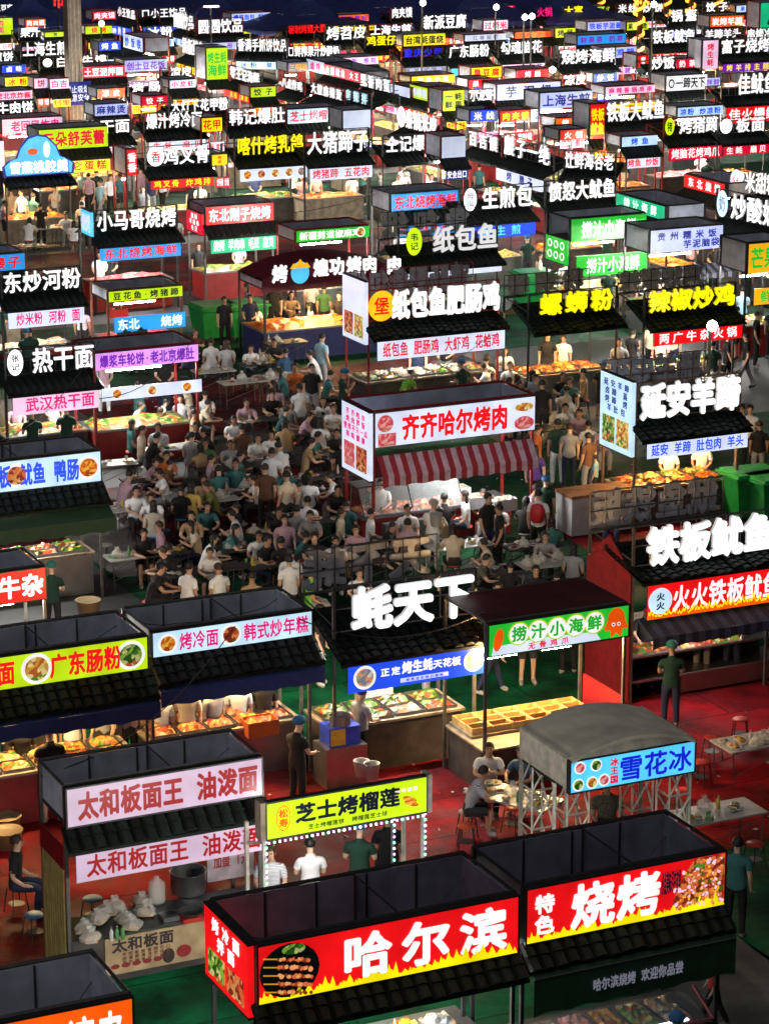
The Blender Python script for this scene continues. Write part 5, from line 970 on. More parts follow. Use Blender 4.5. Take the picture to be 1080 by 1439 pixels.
Bz = [(110, 72, se, 'c', 'brown'), (190, 128, ss_, 'a', 'white'), (265, 138, ss_, 'a', 'white', 'long'), (380, 142, se, 'c', 'white'), (495, 122, se, 'c', 'black'), (545, 178, ss_, 'a', 'blue'), (705, 183, sl, 'l', 'white'), (715, 110, st_, 'ar', 'sky'),
      (668, 238, st_, 'c', 'black'), (815, 275, sp_, 'r', 'cookgreen', 'short', dict(cap='blue')), (770, 435, se, 'c', 'white'), (780, 545, se, 'c', 'black'), (810, 600, ss_, 'a', 'black'), (845, 490, sl, 'l', 'black'), (60, 130, se, 'r', 'grey'), (590, 250, ss_, 'c', 'orange')]
Cz = [(50, 218, se, 'c', 'black'), (125, 228, se, 'c', 'white'), (240, 215, sl, 'cr', 'black'), (340, 238, se, 'c', 'black', 'long'), (460, 100, sw, 'ar', 'white', 'short', dict(cap='white', lower='white')), (650, 82, st_, 'cr', 'black'), (692, 110, st_, 'l', 'black'),
      (825, 72, st_, 'a', 'white', 'short', dict(lower='black')), (850, 15, st_, 'a', 'cookgreen', 'short', dict(cap='blue')), (850, 210, se, 'c', 'grey'), (605, 288, sl, 'r', 'camo'), (665, 245, se, 'l', 'cream'), (945, 258, ss_, 'a', 'grey', 'long'), (728, 318, ss_, 'a', 'black'),
      (815, 325, se, 'c', 'black'), (885, 360, se, 'c', 'black'), (680, 388, se, 'c', 'white'), (35, 345, ss_, 'r', 'lime'), (205, 335, se, 'c', 'white'), (70, 465, st_, 'r', 'black', 'long'), (20, 20, ss_, 'a', 'white', 'long'), (145, 15, sl, 'l', 'white'), (-10, 130, ss_, 'a', 'grey')]
Dz = [(790, 232, ss_, 'ar', 'white'), (925, 228, ss_, 'al', 'white'), (625, 222, sl, 'r', 'black'), (740, 150, sl, 'l', 'black'), (1062, 265, ss_, 'a', 'tan'), (1080 + 145, 170, ss_, 'a', 'white')]
Ez = [(125, 230, st_, 'a', 'black'), (215, 320, se, 'c', 'white'), (280, 345, se, 'c', 'pink'), (190, 395, st_, 'a', 'cookgreen', 'short', dict(lower='white')), (320, 445, st_, 'al', 'brown'), (350, 540, st_, 'l', 'sky', 'short', dict(scale=.66)), (105, 400, st_, 'r', 'orange'), (240, 410, st_, 'a', 'grey'),
      (320, 395, ss_, 'a', 'white'), (385, 405, se, 'c', 'pink'), (420, 712, se, 'c', 'pink'), (1040, 385, st_, 'a', 'black'), (965, 320, st_, 'c', 'white'), (830, 655, sw, 'a', 'cookgreen', 'short', dict(cap='green')), (380, 150, sw, 'a', 'black', 'short', dict(cap='blue')), (158, 80, ss_, 'a', 'yellow', 'long'),
      (450, 55, st_, 'c', 'grey'), (842, 65, st_, 'a', 'cookgreen'), (905, 20, wk, 'r', 'black'), (985, 20, wk, 'l', 'black'), (660, 480, sw, 'c', 'white', 'short', dict(lower='blue')), (800, 470, sw, 'c', 'white', 'short', dict(lower='jeanshorts')), (95, 500, st_, 'a', 'purple', 'long'), (60, 250, ss_, 'a', 'black'), (30, 230, st_, 'c', 'grey'), (610, 60, ss_, 'a', 'navy'), (1000, 330, st_, 'c', 'white')]
for L, ox, oy, s in ((A, 140, 540, 3.375), (Bz, 240, 440, 3.375), (Cz, 420, 660, 2.4545), (Dz, 0, 720, 3.0), (Ez, 720, 460, 3.0)):
    for e in L:
        o = from_head(ox + e[0] / s, oy + e[1] / s, e[2], e[3], e[4], e[5] if len(e) > 5 else 'short', **(e[6] if len(e) > 6 else {}))
        if L is Cz and e[0] == 825: PACK = o
NAMED = [(686, 1043, se, 'c', 'white', 'short', {}), (657, 1078, sl, 'r', 'stripe', 'short', dict(lower='shorts')), (742, 1042, sl, 'cl', 'blue', 'short', {}), (853, 1098, sw, 'c', 'camo', 'short', {}), (1036, 1176, st_, 'a', 'teal', 'short', dict(lower='black')), (1006, 1218, wk, 'l', 'blue', 'short', dict(lower='navy')),
         (1004, 1335, wk, 'l', 'red', 'short', dict(scale=.72, lower='black')), (944, 903, sw, 'a', 'cookgreen', 'short', dict(cap='green', lower='navy')), (872, 856, sw, 'c', 'yellow', 'short', {}), (908, 852, sw, 'c', 'black', 'short', {}), (948, 850, sw, 'c', 'red', 'short', {}), (988, 846, sw, 'c', 'black', 'short', {}), (1030, 843, sw, 'c', 'white', 'short', {}),
         (506, 962, sw, 'ar', 'grey', 'short', dict(lower='black')), (417, 1010, sw, 'ar', 'black', 'short', dict(cap='blue', lower='black')), (436, 1176, sw, 'a', 'white', 'short', {}), (505, 1160, sw, 'a', 'cookgreen', 'short', dict(cap='blue')), (545, 1150, ss_, 'a', 'black', 'short', {}), (380, 1185, sw, 'c', 'white', 'short', {}),
         (70, 1028, sw, 'a', 'black', 'short', dict(cap='green')), (262, 962, st_, 'c', 'cream', 'short', dict(lower='white')), (300, 955, st_, 'cr', 'grey', 'short', dict(lower='tan')), (335, 948, st_, 'c', 'white', 'short', dict(lower='white')), (100, 975, st_, 'c', 'white', 'short', {}), (58, 985, st_, 'c', 'black', 'short', {}), (145, 975, st_, 'cl', 'grey', 'short', {}),
         (485, 1432, sw, 'a', 'black', 'short', dict(cap='blue')), (950, 1427, sw, 'a', 'black', 'short', dict(cap='blue')), (72, 790, sw, 'a', 'cookgreen', 'short', dict(cap='green')), (45, 578, sw, 'a', 'cookgreen', 'short', dict(cap='blue')), (93, 572, sw, 'a', 'cookgreen', 'short', dict(cap='blue')), (22, 560, sw, 'c', 'pink', 'long', {}), (75, 548, sw, 'c', 'white', 'short', {}),
         (566, 515, 'stand_bend', 'cr', 'lime', 'short', {}), (650, 507, sw, 'al', 'cookgreen', 'short', dict(cap='blue')), (115, 430, st_, 'a', 'white', 'long', dict(lower='shorts')), (315, 415, st_, 'c', 'black', 'short', {}), (385, 400, st_, 'c', 'black', 'short', {}), (408, 412, se, 'c', 'tan', 'long', {}), (437, 392, st_, 'a', 'white', 'short', {}), (455, 400, st_, 'a', 'green', 'short', {}), (477, 412, st_, 'c', 'black', 'short', {}),
         (757, 358, st_, 'r', 'cream', 'long', dict(lower='cream')), (1035, 430, st_, 'l', 'orange', 'short', {}), (1063, 440, st_, 'r', 'black', 'short', {}), (145, 500, sw, 'c', 'pink', 'short', dict(lower='white')), (230, 500, sw, 'c', 'black', 'short', {}), (535, 690 - 22, sw, 'c', 'white', 'short', {}), (57, 285, sw, 'a', 'black', 'short', {}),
         (20, 1180, ss_, 'r', 'black', 'short', {}), (1000, 1195 - 12, st_, 'a', 'blue', 'short', {})][:-1]
NAMED += [(800, 835, st_, 'a', 'grey', 'short', {}), (742, 848, st_, 'c', 'black', 'short', dict(lower='shorts')), (600, 880, st_, 'l', 'navy', 'short', {}), (445, 842, st_, 'r', 'black', 'long', {}), (690, 860, wk, 'r', 'white', 'short', {}), (15, 985, sw, 'c', 'white', 'short', {}), (180, 968, st_, 'c', 'pink', 'long', {}), (30, 1005, sw, 'a', 'black', 'short', {}), (225, 965, st_, 'c', 'white', 'short', {}), (370, 945, st_, 'c', 'black', 'short', {})]
NP = {}
for i, e in enumerate(NAMED): NP[i] = from_head(e[0], e[1], e[2], e[3], e[4], e[5], **e[6])
# customers and cooks along the farther stalls, walking in the aisles or facing a counter
rp = random.Random(21)
for inf in STALLS:
    if inf['sc'] < 70 or inf['sc'] > 112: continue
    t = inf['t']; w = inf['w']; yw = inf['yaw']; n = 2 if inf['sc'] < 95 else 1
    for i in range(n):
        lx = rp.uniform(.3, w - .3); ly = rp.choice([2.0, 2.2, 1.9, -.35]); base = inf['p']
        x = base.x + lx * math.cos(yw) - ly * math.sin(yw); y = base.y + lx * math.sin(yw) + ly * math.cos(yw)
        person((x, y), rp.choice([sw, st_, sp_]), 'c' if ly > 0 else 'a', rp.choice(['white', 'black', 'white', 'grey', 'cream', 'pink', 'navy']) if ly > 0 else 'cookgreen', rp.choice(['short', 'short', 'long']), cap=('blue' if ly < 0 and rp.random() < .5 else None))
for (px, py, n, spx) in ((140, 300, 7, 60), (240, 300, 4, 50), (500, 292, 4, 60), (60, 335, 4, 60), (700, 300, 3, 60), (630, 145, 4, 25), (400, 292, 4, 50), (150, 165, 5, 60), (1000, 480, 6, 60), (900, 540, 4, 50), (960, 640, 3, 40), (760, 240, 5, 60), (860, 330, 4, 50), (740, 620, 4, 30), (350, 360, 3, 40), (590, 300, 4, 60)):
    for i in range(n):
        q = ray(px + rp.uniform(-spx, spx), py + rp.uniform(-14, 14), 0)
        person((q.x, q.y), rp.choice([st_, wk, wk, sp_]), rp.choice(['c', 'a', 'l', 'r', 'ar', 'cl']), rp.choice(['white', 'black', 'white', 'grey', 'cream', 'pink', 'navy', 'teal', 'sky']), rp.choice(['short', 'short', 'long']))
# seated diners further back, among the left rear tables
for (px, py, n, sx, sy) in ((60, 335, 9, 70, 24), (380, 470, 6, 70, 14), (700, 560, 5, 30, 20), (230, 345, 3, 20, 10), (250, 640, 10, 80, 40), (350, 690, 10, 90, 60), (430, 640, 10, 50, 60), (300, 790, 8, 110, 40), (460, 770, 8, 60, 30), (700, 790, 10, 90, 35), (560, 800, 4, 60, 15), (770, 610, 6, 50, 30)):
    for i in range(n):
        for _ in range(30):
            q = ray(px + rp.uniform(-sx, sx), py + rp.uniform(-sy, sy), 0)
            if all((e[0].location - q).length > .62 for e in PEOPLE): break
        o = person((q.x, q.y), rp.choice([se, ss_, sl]), rp.choice(['c', 'a', 'l', 'r']), rp.choice(['white', 'black', 'white', 'black', 'white', 'tan', 'teal', 'pink', 'cream', 'white']), rp.choice(['short', 'short', 'long'])); SEATS.append(o)

# ------------------------------------------------------------------ stools, tables and what is on them
b = MB(); b.lathe([(.002, .425), (.15, .43), (.158, .44), (.15, .452), (.002, .455)], 12); ME_SEAT = b.mesh('seat', M_PAINT, True)
b = MB(); b.bar((.10, .10, .43), (.15, .15, 0), .011, 4); ME_LEG = b.mesh('leg', M_DARK)
b = MB(); b.lathe([(.13, .16), (.14, .165), (.13, .17)], 10); ME_RING = b.mesh('ring', M_DARK)
SCOL = [((.50, .03, .02), 'red'), ((.50, .03, .02), 'red'), ((.70, .10, .02), 'orange'), ((.02, .16, .35), 'blue'), ((.25, .22, .20), 'grey')]
STOOLS = []
def stool(x, y, ci=None):
    c, nm = SCOL[ci] if ci is not None else random.choice(SCOL); o = thing('stool', nm, 'stool', (x, y, 0), random.uniform(0, 6), 'round stools'); STOOLS.append((o, nm))
    link('seat', ME_SEAT, o, color=c); link('ring', ME_RING, o)
    for i in range(4): link('leg', ME_LEG, o, (0, 0, 0), i * math.pi / 2)
    return o
for o in SEATS: stool(o.location.x, o.location.y)
for px, py, ci in ((655, 1160, 2), (698, 1205, 0), (720, 1160 - 25, 0), (985, 1070, 0), (960, 1110, 0), (1000, 1035, 0), (1060, 1185, 0), (130, 1262, 3), (48, 1285, 3), (968, 1060, 0), (230, 745, 3), (85, 770, 4), (150, 765, 4), (1040, 1010, 0)):
    q = ray(px, py, .45); stool(q.x, q.y, ci)
M_TTOP = diff('pale_table_top', (.40, .39, .38), .35, 0, .2, 4); M_DTOP = diff('dark_table_top', (.035, .03, .03), .6, 0, .4, 4)
TABLES = []
TM = {}
def tmesh(L, D, dark):
    k = (L, D, dark)
    if k not in TM:
        b = MB(); b.box(-L / 2, L / 2, -D / 2, D / 2, .70, .73); a = b.mesh('tabletop', M_DTOP if dark else M_TTOP); TM[k] = a
    return TM[k]
def table(px, py, L=1.3, D=.62, dark=True, rz=None, n=7, pal=None):
    q = ray(px, py, .73); rz = YAW + R(random.uniform(-5, 5)) if rz is None else rz
    o = thing('folding_table', 'dark' if dark else 'pale', 'table', (q.x, q.y, 0), rz, 'folding dining tables'); TABLES.append((o, dark, n))
    link('tabletop', tmesh(L, D, dark), o)
    for sx in (-1, 1):
        for sy in (-1, 1): b = MB(); b.bar((sx * (L / 2 - .06), sy * (D / 2 - .05), .7), (sx * (L / 2 - .1), sy * (D / 2 - .05), 0), .013); b.build('leg', M_METAL, o)
    for sy in (-1, 1): b = MB(); b.bar((-L / 2 + .08, sy * (D / 2 - .05), .25), (L / 2 - .08, sy * (D / 2 - .05), .62), .008); b.build('brace', M_METAL, o)
    for i in range(n):
        x = random.uniform(-L / 2 + .12, L / 2 - .12); y = random.uniform(-D / 2 + .1, D / 2 - .1); P = o.location + Vector((x * math.cos(rz) - y * math.sin(rz), x * math.sin(rz) + y * math.cos(rz), .731))
        clutter(P)
    return o
def proto(fn, nm, mats, smooth=True): b = MB(); fn(b); return b.mesh(nm, mats, smooth)
def _bowl(b):
    b.lathe([(.04, 0), (.075, .03), (.09, .055), (.082, .055), (.07, .04)], 12); b.mi = 1; b.lathe([(.07, .041), (.04, .052), (.001, .056)], 10)
def _plate(b):
    b.lathe([(.07, 0), (.12, .012), (.125, .02), (.11, .016), (.08, .012)], 14, sx=1.25); b.mi = 1; b.lumps(-.09, .09, -.06, .06, .014, .045, 5, 4, random.Random(3))
def _bottle(b):
    b.lathe([(.028, 0), (.032, .01), (.032, .14), (.014, .18), (.013, .205)], 8); b.mi = 1; b.lathe([(.016, .2), (.016, .225), (.002, .226)], 8)
def _cup(b): b.lathe([(.03, 0), (.042, .10), (.038, .10), (.03, .05), (.002, .04)], 10)
def _bag(b):
    r = random.Random(5); n = 9; m = 6
    for j in range(m):
        for i in range(n):
            a = 2 * math.pi * i / n; rr_ = (.06, .13, .14, .10, .04, .05)[j] * r.uniform(.8, 1.2); b.v.append((rr_ * math.cos(a), rr_ * math.sin(a), (0, .03, .09, .15, .18, .24)[j] + r.uniform(-.01, .01)))
    for j in range(m - 1):
        for i in range(n): q = (i + 1) % n; b.f.append((j * n + i, j * n + q, (j + 1) * n + q, (j + 1) * n + i)); b.m.append(0)
def _box(b): b.box(-.06, .06, -.04, .04, 0, .06); b.mi = 1; b.box(-.03, .03, -.01, .01, .06, .085)
PROTO = dict(bowl=[proto(_bowl, 'bowl', [M_PAINT, food(f)]) for f in ('noodle', 'skewer', 'green')], plate=[proto(_plate, 'plate', [M_PAINT, food(f)]) for f in ('mix', 'skewer', 'fried', 'sea')], bottle=[proto(_bottle, 'bottle', [M_PAINT, M_STEEL])],
             cup=[proto(_cup, 'cup', [M_PAINT])], bag=[proto(_bag, 'plastic_bag', [M_BAG], False)], tissue_box=[proto(_box, 'tissue_box', [M_PAINT, M_STEEL], False)])
CL = []
def clutter(P, k=None):
    k = k or random.choice(['bowl', 'plate', 'plate', 'bottle', 'cup', 'bag', 'tissue_box', 'plate', 'bowl'])
    me = random.choice(PROTO[k]); c, nm = random.choice([((.6, .6, .58), 'white'), ((.55, .5, .42), 'cream'), ((.1, .3, .1), 'green'), ((.6, .45, .05), 'yellow')]) if k in ('bottle', 'cup', 'tissue_box') else ((.6, .6, .58), 'white')
    o = link(me.name, me, None, P, random.uniform(0, 6), c); tag(o, nm, k.replace('_', ' '), 'things on the tables and counters'); CL.append((o, k, nm)); return o
for a in ((158, 650, 1.2, .6, False), (240, 628, 1.5, .6, False), (205, 672, 1.2, .6, True), (182, 712, 1.0, .6, False), (262, 697, 1.0, .6, False), (305, 700, 1.0, .55, False), (330, 655, 1.9, .6, True), (345, 688, 1.4, .6, True), (182, 780, 1.1, .6, False), (330, 768, .8, .7, True), (418, 608, 2.0, .6, True), (450, 668, 1.6, .6, True),
          (355, 590, 1.4, .6, True), (300, 520, 1.2, .6, False), (342, 535, 1.4, .6, False), (388, 528, 1.3, .6, False), (365, 510, 1.2, .55, True), (370, 500, 1.0, .6, False), (460, 788, 1.5, .6, True), (520, 785, 1.6, .6, True), (645, 765, 1.5, .6, False), (680, 805, 1.8, .7, True), (745, 765, 1.3, .6, True), (755, 792, 1.6, .6, False),
          (380, 745, 1.3, .6, True), (410, 720, 1.2, .6, True), (285, 800, 1.8, .6, True), (385, 790, 1.4, .6, True), (230, 775, 1.1, .6, True), (462, 730, 1.2, .6, True), (400, 480, 1.3, .6, True), (60, 320, 1.4, .6, False), (95, 316, 1.2, .6, False), (40, 345, 1.3, .6, True), (700, 590, 1.5, .6, True), (1000, 530, 1.2, .6, False), (780, 600, 1.3, .6, True)):
    table(a[0], a[1], a[2], a[3], a[4])
table(722, 1118, 1.6, .75, False, YAW + R(-62), 18); table(1062, 1040, 1.5, .75, False, YAW, 18); table(1008, 1140, 1.5, .75, False, YAW, 12); table(658, 763, 1.0, .6, False, YAW, 0)
rl = random.Random(9); b = MB()
for i in range(420):
    q = ray(rl.uniform(150, 1080), rl.choice([rl.uniform(1000, 1200), rl.uniform(560, 860), rl.uniform(560, 860)]), .014); a = rl.uniform(0, 6); s_ = rl.uniform(.02, .07); u = Vector((math.cos(a), math.sin(a), 0)) * s_; v = Vector((-math.sin(a), math.cos(a), 0)) * s_ * rl.uniform(.3, .9); z = Vector((0, 0, rl.uniform(.005, .03)))
    b.poly([tuple(q - u), tuple(q + v + z), tuple(q + u + z * .5), tuple(q - v)])
o = b.build('litter', diff('paper_scraps', (.45, .43, .40), .7)); o['kind'] = 'stuff'
# ------------------------------------------------------------------ things around the stalls
def prop(name, mats, fn, label, cat, P, rz=0, color=None, group=None, smooth=False):
    b = MB(); fn(b); o = b.build(name, mats, None, P, rz, smooth, color); tag(o, label, cat, group); return o
def wheelie(px, py, lab):
    q = ray(px, py); T = thing('wheelie_bin', lab, 'rubbish bin', (q.x, q.y, 0), YAW + R(random.uniform(-6, 6)), 'green rubbish bins'); G = diff('bin_green', (.01, .22, .05), .4, 0, .2)
    b = MB(); P0 = [(-.5, -.4, .15), (.5, -.4, .15), (.5, .4, .15), (-.5, .4, .15)]; P1 = [(-.62, -.5, 1.1), (.62, -.5, 1.1), (.62, .5, 1.1), (-.62, .5, 1.1)]
    b.v = P0 + P1; b.f = [(0, 1, 5, 4), (1, 2, 6, 5), (2, 3, 7, 6), (3, 0, 4, 7), (3, 2, 1, 0)]; b.m = [0] * 5; b.build('body', G, T)
    b = MB(); b.box(-.68, .68, -.56, .56, 1.1, 1.16); b.box(-.6, .6, -.48, .48, 1.16, 1.21); b.build('lid', G, T); 
    for sx in (-.5, .5):
        for sy in (-.35, .35): b = MB(); b.bar((sx - .04, sy, .09), (sx + .04, sy, .09), .09, 10); b.build('wheel', M_DARK, T)
    tubes('handle', G, T, [((-.5, -.62, 1.05), (.5, -.62, 1.05))], .025)
for px, py, l in ((1052, 728, 'open green rubbish bin by the lamb trotter stall'), (1085, 735, 'green rubbish bin cut by the frame edge'), (300, 478, 'dark green rubbish bin beside man in black'), (345, 476, 'green rubbish bin nearer the blue grill stall'), (748, 430, 'green rubbish bin under the pan-fried bun stall')): wheelie(px, py, l)
q = ray(835, 745); T = thing('box_freezer', 'white box freezer with a rusty brown lid beside lamb trotter stall', 'freezer', (q.x, q.y, 0), YAW)
boxo('body', diff('freezer_white', (.45, .45, .47), .4, 0, .15), T, -.85, .85, -.4, .4, .05, .95); boxo('lid', diff('rusty_lid', (.28, .12, .05), .6, 0, .5, 3), T, -.87, .87, -.42, .42, .951, 1.02)
# glass-topped freezer of the barbecue stall
bpy.context.view_layer.update(); s = tese; T = thing('display_freezer', 'long glass-topped freezer of skewers under dark green awning', 'freezer', tuple(s['t'].matrix_basis @ Vector((0, .52, 0))), YAW)
w = s['w'] - .1; boxo('body', M_STEEL, T, 0, w, -.55, .55, 0, .85); boxo('rim', M_DARK, T, -.03, w + .03, -.58, .58, .851, .9)
b = MB(); N = 6
for i in range(N): 
    a, c = [(-.5 + 1.0 * q / N, .9 + .16 * math.sin(math.pi * q / N)) for q in (i, i + 1)]; b.quad((.04, a[0], a[1]), (w - .04, a[0], a[1]), (w - .04, c[0], c[1]), (.04, c[0], c[1]))
b.build('curved_glass', M_GLASS, T)
tubes('glass_frame', M_DARK, T, [((w * .45, -.5 + 1.0 * q / N, .905 + .16 * math.sin(math.pi * q / N)), (w * .45, -.5 + 1.0 * (q + 1) / N, .905 + .16 * math.sin(math.pi * (q + 1) / N))) for q in range(N)], .015)
for i in range(6):
    b = MB(); b.lumps(.1 + i * (w - .2) / 6, .1 + (i + 1) * (w - .2) / 6 - .06, -.42, .42, .9, .07, 7, 8); b.build('food_heap', food(['sea', 'skewer', 'pinkm', 'fried', 'green', 'sea'][i]), T)
b = MB(); b.box(.3, w - .3, -.46, -.42, .93, .95); b.build('lamp_tube', emis('pale', 5.0, True, False), T)
tubes('handrail', diff('pink_rail', (.5, .12, .14), .5), T, [((0, -.6, .97), (w, -.6, .97)), ((w, -.6, .97), (w - .25, -.45, 1.45))], .022)
# rows of stools under the left squid stall, kitchen gear
def stockpot(b): b.lathe([(.27, 0), (.28, .02), (.28, .34), (.295, .345), (.27, .34), (.265, .12), (.002, .11)], 20)
def jug(b): b.lathe([(.12, 0), (.135, .04), (.13, .15), (.135, .25), (.12, .34), (.04, .40), (.04, .43)], 12)
def gas(b): b.lathe([(.14, 0), (.17, .05), (.17, .36), (.12, .46), (.06, .5), (.05, .58), (.09, .6), (.09, .62)], 14)
def bucket(b): b.lathe([(.11, 0), (.14, .28), (.15, .285), (.13, .28), (.10, .05), (.002, .05)], 14)
def wok(b): b.lathe([(.02, 0), (.12, .03), (.2, .1), (.21, .1), (.12, .045), (.002, .02)], 14); b.bar((.2, 0, .09), (.42, 0, .14), .012)
def stove(b): b.box(-.16, .16, -.13, .13, 0, .07); b.mi = 1; b.lathe([(.07, .07), (.08, .09), (.05, .09)], 10)
def crate(b):
    for q in ((-.3, .3, -.2, -.18), (-.3, .3, .18, .2), (-.3, -.28, -.18, .18), (.28, .3, -.18, .18)): b.box(*q, 0, .28)
    b.box(-.28, .28, -.18, .18, 0, .02); b.mi = 1; b.lumps(-.27, .27, -.17, .17, .2, .14, 6, 5, random.Random(2))
def basket(b): b.lathe([(.22, 0), (.27, .3), (.29, .31), (.25, .3), (.2, .26), (.002, .30)], 16)
prop('stockpot', [M_STEEL], stockpot, 'big stainless stockpot on the board noodle counter', 'cooking pot', ray(265, 1252, .79), smooth=True)
prop('gas_cylinder', [M_PAINT], gas, 'orange gas cylinder behind the stockpot', 'gas cylinder', ray(250, 1262, 0) + Vector((.4, 1.2, 0)), color=(.65, .12, .02), smooth=True)
prop('water_jug', [M_BAG], jug, 'clear square-shouldered water jug beside stockpot', 'water jug', ray(221, 1268, .79), smooth=True)
prop('wok', [M_DARK], wok, 'black wok on portable stove of the noodle counter', 'wok', ray(268, 1288, .87)); prop('portable_stove', [M_PAINT, M_STEEL], stove, 'red portable stove under the black wok', 'stove', ray(268, 1292, .79), YAW, (.5, .03, .02)); prop('portable_stove', [M_STEEL, M_DARK], stove, 'bare steel gas burner beside the red stove', 'stove', ray(240, 1290, .79), YAW)
for i, (px, py) in enumerate(((120, 1310), (138, 1296), (150, 1285), (128, 1322), (162, 1278), (175, 1296), (185, 1305), (200, 1272), (205, 1285))):
    o = link('noodle_bag', PROTO['bag'][0], None, ray(px, py, .79), i); o.scale = (1.3, 1.2, .9); b = MB(); b.lumps(-.1, .1, -.1, .1, .02, .1, 6, 6, random.Random(i)); b.build('noodles', food('noodle'), o); tag(o, 'filled', 'bag', 'bags of noodles')
for i in range(3): clutter(ray(157 + i * 8, 1322 - i * 1, .79), 'bottle')
for px, py, c, l in ((10, 1190, (.28, .20, .10), 'lower woven basket with sacking at the frame edge'), (8, 1170, (.35, .27, .15), 'upper woven basket with rope at the frame edge'), (125, 862, (.30, .22, .12), 'tan bucket with a red rag beside cook in green')): prop('basket', [M_PAINT], basket, l, 'basket', ray(px, py, 0 if py > 860 else .3), 0, c, smooth=True)
for px, py, l in ((508, 1090, 'white plastic bucket behind the lime sign'), (522, 1094, 'smaller white bucket beside the first one'), (612, 745 - 6, 'white bucket on glass case')): prop('bucket', [M_PAINT], bucket, l, 'bucket', ray(px, py, .5 if py > 1000 else 1.55), 0, (.55, .55, .55), smooth=True)
q = ray(478, 1098, 0); T = thing('juice_machine', 'steel cabinet with a yellow and blue box on top near oyster stall', 'machine', (q.x, q.y, 0), YAW)
boxo('cabinet', M_STEEL, T, -.4, .4, -.3, .3, 0, .75); boxo('box', diff('blue_box', (.02, .05, .45), .4), T, -.3, .3, -.22, .22, .751, 1.1); boxo('front_plate', diff('amber_plate', (.6, .35, .05), .4), T, -.28, .0, -.235, -.221, .78, 1.08); b = MB(); stockpot(b); b.v = [(x * .7, y * .7, z * .5 + 1.1) for x, y, z in b.v]; b.build('pot', M_STEEL, T)
for px, py, f, c, l in ((165, 445, 'mix', (.6, .04, .03), 'red crate at the pink-lit hut'), (365, 1030, 'fried', (.5, .1, .02), 'orange-lit crate of fried chicken behind the awning'), (720, 1120 - 28, 'sea', (.5, .5, .5), 'white crate beside striped shirt diner'), (525, 985, 'green', (.5, .5, .5), 'pale crate of greens at the oyster stall'), (640, 700, 'sea', (.5, .5, .5), 'clear tub of ice beside the glass case'), (672, 712, 'sea', (.5, .5, .55), 'second clear tub beyond the ice tub'), (705, 716, 'sea', (.45, .45, .5), 'last clear tub toward the backpack wearer')):
    prop('crate', [M_PAINT, food(f)], crate, l, 'crate', ray(px, py, .8 if py != 1092 else 0), YAW, c)
q = ray(752, 745, 1.4)
b = MB(); b.lathe([(.10, 0), (.16, .06), (.17, .28), (.12, .42), (.02, .45)], 12, sx=1, sy=.6); o = b.build('backpack', M_PAINT, None, (0, 0, 0), 0, True, (.5, .02, .03)); pk = PACK; az = pk.rotation_euler.z; o.location = (pk.location.x - math.sin(az) * .17, pk.location.y + math.cos(az) * .17, .98); o.rotation_euler = (0, 0, az); tag(o, 'red backpack worn by a standing diner in white', 'backpack')
# ------------------------------------------------------------------ far edge: marquees, trees with lights, street lamps
M_TENT = diff('navy_canvas', (.02, .035, .18), .7, 0, .3, 2)
def marquee(px, py, wd, lab):
    q = ray(px, py, 2.4); T = thing('marquee', lab, 'marquee', (q.x, q.y, 0), YAW + R(random.uniform(-8, 8)), 'navy marquees beyond the stalls'); h = wd / 2
    prof = [(0, 2.5), (.3, 2.75), (.6, 3.1), (.82, 3.6), (1, 4.4)]; b = MB()
    for i in range(4):
        (a, z0), (c, z1) = prof[i], prof[i + 1]; r0, r1 = h * (1 - a), h * (1 - c) + .02; R0 = [(-r0, -r0, z0), (r0, -r0, z0), (r0, r0, z0), (-r0, r0, z0)]; R1 = [(-r1, -r1, z1), (r1, -r1, z1), (r1, r1, z1), (-r1, r1, z1)]
        for k in range(4): j = (k + 1) % 4; b.quad(R0[k], R0[j], R1[j], R1[k])
    for k, (x0, y0, x1, y1) in enumerate(((-h, -h, h, -h), (h, -h, h, h), (h, h, -h, h), (-h, h, -h, -h))): b.quad((x0, y0, 2.2), (x1, y1, 2.2), (x1, y1, 2.5), (x0, y0, 2.5))
    b.build('canopy', M_TENT, T)
    for x in (-h, h):
        for y in (-h, h): tubes('post', M_METAL, T, [((x, y, 0), (x, y, 2.3))], .04)
for i, (px, py, wd) in enumerate(((40, 34, 6), (-20, 14, 7), (150, 24, 7), (205, 14, 7), (140, 6, 8), (250, 4, 8), (330, 14, 8), (300, 26, 5), (390, 18, 8), (425, 34, 8), (470, 10, 9), (540, 22, 9), (600, 8, 9), (660, 24, 9), (700, 10, 9), (560, 4, 9), (800, 26, 6), (20, 2, 8))):
    marquee(px, py, wd, ['broad', 'low', 'tall', 'wide', 'small', 'dim'][i % 6] + ' navy marquee ' + ['at the corner by the lime board', 'beyond the first signs', 'behind the drink letters', 'behind the square mast', 'near the skyline', 'past the mast', 'above the boxed drink letters', 'beside a street lamp', 'over the red glowing letters', 'behind the red glowing letters', 'at the top edge over juice letters', 'over the spud sheet letters', 'at the top edge above tofu letters', 'behind tofu letters', 'beyond the red and white board', 'farthest behind tofu letters', 'beneath the neon trees', 'at the farthest corner'][i])
LEAF = obj_color('leaf', .6, .5, 3); M_STRING = bead('amber_bulb', (1, .6, .12))
M_BARK = diff('bark', (.06, .045, .03), .9, 0, .4, 5)
